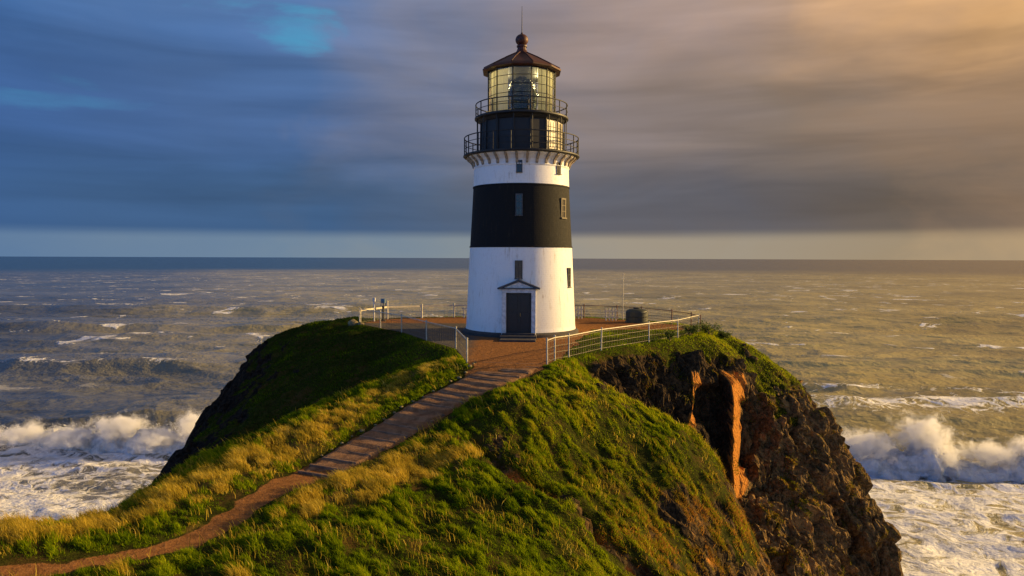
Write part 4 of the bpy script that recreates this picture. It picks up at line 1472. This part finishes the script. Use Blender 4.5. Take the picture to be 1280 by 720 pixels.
mb.box(((D0 + D1) / 2 + 0.05, 0, 2.885), (D1 - D0 + 0.20, 2.30, 0.055))
mb.build('porch_roof', M['slate'], e)
mb = MB()
mb.bevbox((r0 + 0.42, 0, 0.10), (1.5, 2.1, 0.22), 0.02)
mb.bevbox((r0 + 0.20, 0, 0.215), (1.0, 1.9, 0.20), 0.02)
mb.bevbox((r0 + 1.35, 0, 0.02), (1.5, 2.0, 0.16), 0.02)
mb.build('doorstep', M['stone'], e)


# ------------------------------------------------------------------ fences
def fence(label, pts, h, post_mat, close=False, top='rail', wires=4, posts_at=None, lean=True, pr=0.038, tall=()):
    z0 = [ground_z(*p) for p in pts]
    root = empty('fence', (pts[0][0], pts[0][1], z0[0]))
    tag(root, label, 'fence')
    O = Vector(root.location)
    P3 = [Vector((p[0], p[1], z)) - O for p, z in zip(pts, z0)]
    for i, p in enumerate(P3):
        mb = MB()
        hh = h * (1.32 if i in tall else 1.0) + 0.04
        tilt = Vector((random.uniform(-0.02, 0.02), random.uniform(-0.02, 0.02), 0)) * hh
        mb.tube([p - Vector((0, 0, 0.25)), p + tilt + Vector((0, 0, hh))], pr, 8)
        mb.lathe([(pr + 0.012, 0), (pr + 0.012, 0.03), (0.01, 0.06)], 8, c=tuple(p + tilt + Vector((0, 0, hh - 0.01))))
        mb.build('post', post_mat, root)
    if top == 'rail':
        mb = MB()
        mb.tube([p + Vector((0, 0, h - 0.03)) for p in P3], 0.028, 8)
        mb.build('top_rail', post_mat, root)
    elif top == 'board':
        mb = MB()
        for a, b in zip(P3[:-1], P3[1:]):
            d = b - a
            c_ = (a + b) / 2 + Vector((0, 0, h - 0.08))
            L_ = d.length
            rz = math.atan2(d.y, d.x)
            mb.box(tuple(c_), (L_, 0.035, 0.13), rz)
        mb.build('top_rail', post_mat, root)
    mb = MB()
    for k in range(wires):
        z = 0.10 + (h - 0.22) * k / max(1, wires - 1)
        mb.tube([p + Vector((0, 0, z)) for p in P3], 0.010, 5)
    # uprights of the woven wire
    for a, b in zip(P3[:-1], P3[1:]):
        n = max(2, int((b - a).length / 0.24))
        for k in range(1, n):
            q = a.lerp(b, k / n)
            mb.tube([q + Vector((0, 0, 0.06)), q + Vector((0, 0, h - 0.08))], 0.006, 4)
    mb.build('wire_mesh', M['wire'], root)
    return root


def tow(pts, n_each):
    r = []
    for i in range(len(pts) - 1):
        for k in range(n_each[i]):
            t_ = k / n_each[i]
            r.append((pts[i][0] + (pts[i + 1][0] - pts[i][0]) * t_, pts[i][1] + (pts[i + 1][1] - pts[i][1]) * t_))
    r.append(pts[-1])
    return r


fence('pale post fence with thin wires dropping from the terrace corner to the left gate post', [(-10.6, 49.9), (-8.6, 47.0), (-6.8, 44.3), (-4.75, 40.0), (-2.85, 36.4), (-1.95, 31.3)], 1.08, M['post'])
fence('pale curved handrail fence from the right gate post up to the grassy terrace corner', [(1.55, 31.3), (1.95, 32.4), (2.65, 33.2), (4.5, 36.1), (7.6, 39.7), (9.7, 41.9), (11.8, 45.4)], 1.08, M['post'])
fence('cream fence of square posts and a board rail on the far edge behind the telescope', [(-10.6, 50.2), (-9.3, 53.7), (-6.9, 55.0), (-4.5, 55.9), (-2.0, 56.2), (0.3, 56.3)], 1.0, M['cream'], top='board', wires=3, pr=0.06, tall=(1,))
fence('brown wire fence running along the far edge east of the tower', [(0.5, 56.3), (3.0, 56.2), (5.6, 55.8), (8.0, 54.6), (9.6, 53.2), (11.2, 50.3), (11.9, 47.6), (11.95, 45.6)], 1.0, M['timber'], top='rail', wires=5, pr=0.045)


def picket(label, x, y, n, rz, h=0.95):
    root = empty('picket_panel', (x, y, ground_z(x, y)), rz)
    tag(root, label, 'picket panel')
    for k in range(n):
        mb = MB()
        mb.bevbox(((k - (n - 1) / 2) * 0.24, 0, h / 2), (0.10, 0.03, h * random.uniform(0.95, 1.05)), 0.012)
        mb.build('picket', M['cream'], root)
    mb = MB()
    for z in (0.25, 0.72):
        mb.box((0, 0.035, z), (n * 0.24 + 0.1, 0.035, 0.08))
    mb.build('crosspiece', M['cream'], root)


picket('low cream picket panel standing against the fence close beside the tower wall', 4.85, 54.9, 5, 0)
picket('short cream picket panel immediately beside the dark tank', 7.35, 53.3, 4, 0)
picket('cream picket panel behind the tower at the end of the board-rail fence', -3.2, 55.3, 5, 0, 0.8)

# dark tank with banded drum and domed lid
px_, py_ = 9.25 - 0.2, 52.0
t_ = empty('water_tank', (px_, py_, ground_z(px_, py_)))
tag(t_, 'squat dark green tank with rounded shoulders by the far fence', 'tank')
mb = MB()
mb.lathe([(0.86, -0.05), (0.86, 0.06), (0.80, 0.09), (0.80, 0.40), (0.83, 0.43), (0.80, 0.46), (0.80, 0.74), (0.76, 0.85), (0.62, 0.94), (0.3, 1.0), (0.02, 1.02)], 40)
mb.build('drum', M['tank'], t_)
mb = MB()
mb.lathe([(0.26, 0.97), (0.26, 1.04), (0.2, 1.08), (0.02, 1.09)], 20)
mb.build('lid', M['iron'], t_)

# flagstaff without flag
px_, py_ = 8.35, 54.0
t_ = empty('flagpole', (px_, py_, ground_z(px_, py_)))
tag(t_, 'thin bare pole rising behind the dark tank against the sea', 'pole')
mb = MB()
mb.tube([(0, 0, -0.2), (0, 0, 3.4)], 0.035, 8, r2=0.02)
mb.build('pole', M['post'], t_)
mb = MB()
mb.lathe([(0.05, 3.38), (0.06, 3.44), (0.02, 3.5)], 10)
mb.build('finial', M['cream'], t_)

# viewing telescope and slim instrument post in the far corner
px_, py_ = -9.35, 52.2
t_ = empty('viewing_telescope', (px_, py_, ground_z(px_, py_)))
tag(t_, 'blue-grey viewing telescope on a dark stand at the terrace corner', 'telescope')
mb = MB()
mb.lathe([(0.22, 0), (0.22, 0.04), (0.08, 0.10), (0.06, 0.9), (0.09, 1.0), (0.09, 1.1)], 14)
mb.build('stand', M['iron'], t_)
mb = MB()
mb.box((0, 0, 1.22), (0.05, 0.12, 0.24))
mb.box((0.16, 0, 1.22), (0.04, 0.05, 0.22))
mb.box((-0.16, 0, 1.22), (0.04, 0.05, 0.22))
mb.build('yoke', M['iron'], t_)
mb = MB()
mb.bevbox((0, 0, 1.48), (0.34, 0.30, 0.32), 0.05)
mb.tube([(0.08, -0.2, 1.50), (0.08, 0.30, 1.46)], 0.07, 10)
mb.tube([(-0.08, -0.2, 1.50), (-0.08, 0.30, 1.46)], 0.07, 10)
mb.build('viewer_head', M['blue'], t_)
px_, py_ = -9.95, 51.9
t_ = empty('instrument_post', (px_, py_, ground_z(px_, py_)))
tag(t_, 'slim white post with a small white cap box next to the telescope', 'post')
mb = MB()
mb.tube([(0, 0, -0.1), (0, 0, 1.45)], 0.05, 8)
mb.build('post', M['trim'], t_)
mb = MB()
mb.bevbox((0, 0, 1.58), (0.2, 0.2, 0.28), 0.03)
mb.build('cap_box', M['trim'], t_)

# stones at the corner of the terrace
for (sx_, sy_, sr, lab) in ((-10.9, 49.4, 0.30, 'grey boulder lying below the terrace corner post'), (-10.35, 49.2, 0.16, 'small pale stone lying inside the terrace corner post')):
    vv = []
    for th in np.linspace(0, PI, 10):
        for ph in np.linspace(0, 2 * PI, 17)[:-1]:
            d = np.array([math.sin(th) * math.cos(ph) * 1.3, math.sin(th) * math.sin(ph), math.cos(th) * 0.8])
            vv.append(d * sr * (1 + 0.4 * float(perlin(d[0] * 1.3 + sx_, d[1] * 1.3, d[2] * 1.3))))
    ob = mesh_np('boulder' if sr > 0.2 else 'stone', vv, [grid_faces(10, 16, True)], M['trimstone'])
    ob.location = (sx_, sy_, ground_z(sx_, sy_) + sr * 0.4)
    tag(ob, lab, 'boulder' if sr > 0.2 else 'stone')


# straggly shrubs at the right corner of the terrace
def shrub(x, y, r, h, label, n=900):
    z = ground_z(x, y)
    root = empty('shrub', (x, y, z))
    tag(root, label, 'shrub')
    mb = MB()
    tips = []
    for k in range(9):
        a = random.uniform(0, 6.28)
        q = random.uniform(0.3, 1.0)
        tip = Vector((math.cos(a) * r * q, math.sin(a) * r * q, h * random.uniform(0.6, 1.0)))
        mb.tube([(0, 0, -0.05), tip * 0.5 + Vector((0, 0, 0.08)), tip], 0.018, 5, r2=0.006)
        tips.append(tip)
    mb.build('stems', M['timber'], root)
    P = np.array([tips[i % 9] for i in range(n)]) * rng.uniform(0.45, 1.05, (n, 1)) + rng.normal(size=(n, 3)) * 0.13 * r
    P[:, 2] = np.abs(P[:, 2])
    a = rng.normal(size=(n, 3))
    a /= np.linalg.norm(a, axis=1, keepdims=True)
    b = np.cross(a, rng.normal(size=(n, 3)))
    b /= np.linalg.norm(b, axis=1, keepdims=True)
    s_ = rng.uniform(0.03, 0.07, (n, 1))
    V = np.stack([P - a * s_, P + b * s_ * 0.5, P + a * s_, P - b * s_ * 0.5], 1).reshape(-1, 3)
    lf = mesh_np('foliage', V, [np.arange(n * 4).reshape(-1, 4)], M['leaf'], False, root)
    fattr(lf, 'tint', np.repeat(np.clip(0.5 + rng.normal(size=n) * 0.25, 0, 1), 4))


shrub(10.7, 43.0, 0.55, 0.7, 'dark scrubby shrub under the corner of the handrail fence')
shrub(12.3, 44.4, 0.75, 0.85, 'pale green straggly shrub beside the corner fence post')
shrub(13.5, 45.2, 0.6, 0.45, 'low spreading shrub on the grass outside the fence corner')
shrub(8.9, 40.4, 0.5, 0.55, 'small rounded shrub on the cliff edge below the handrail', 600)
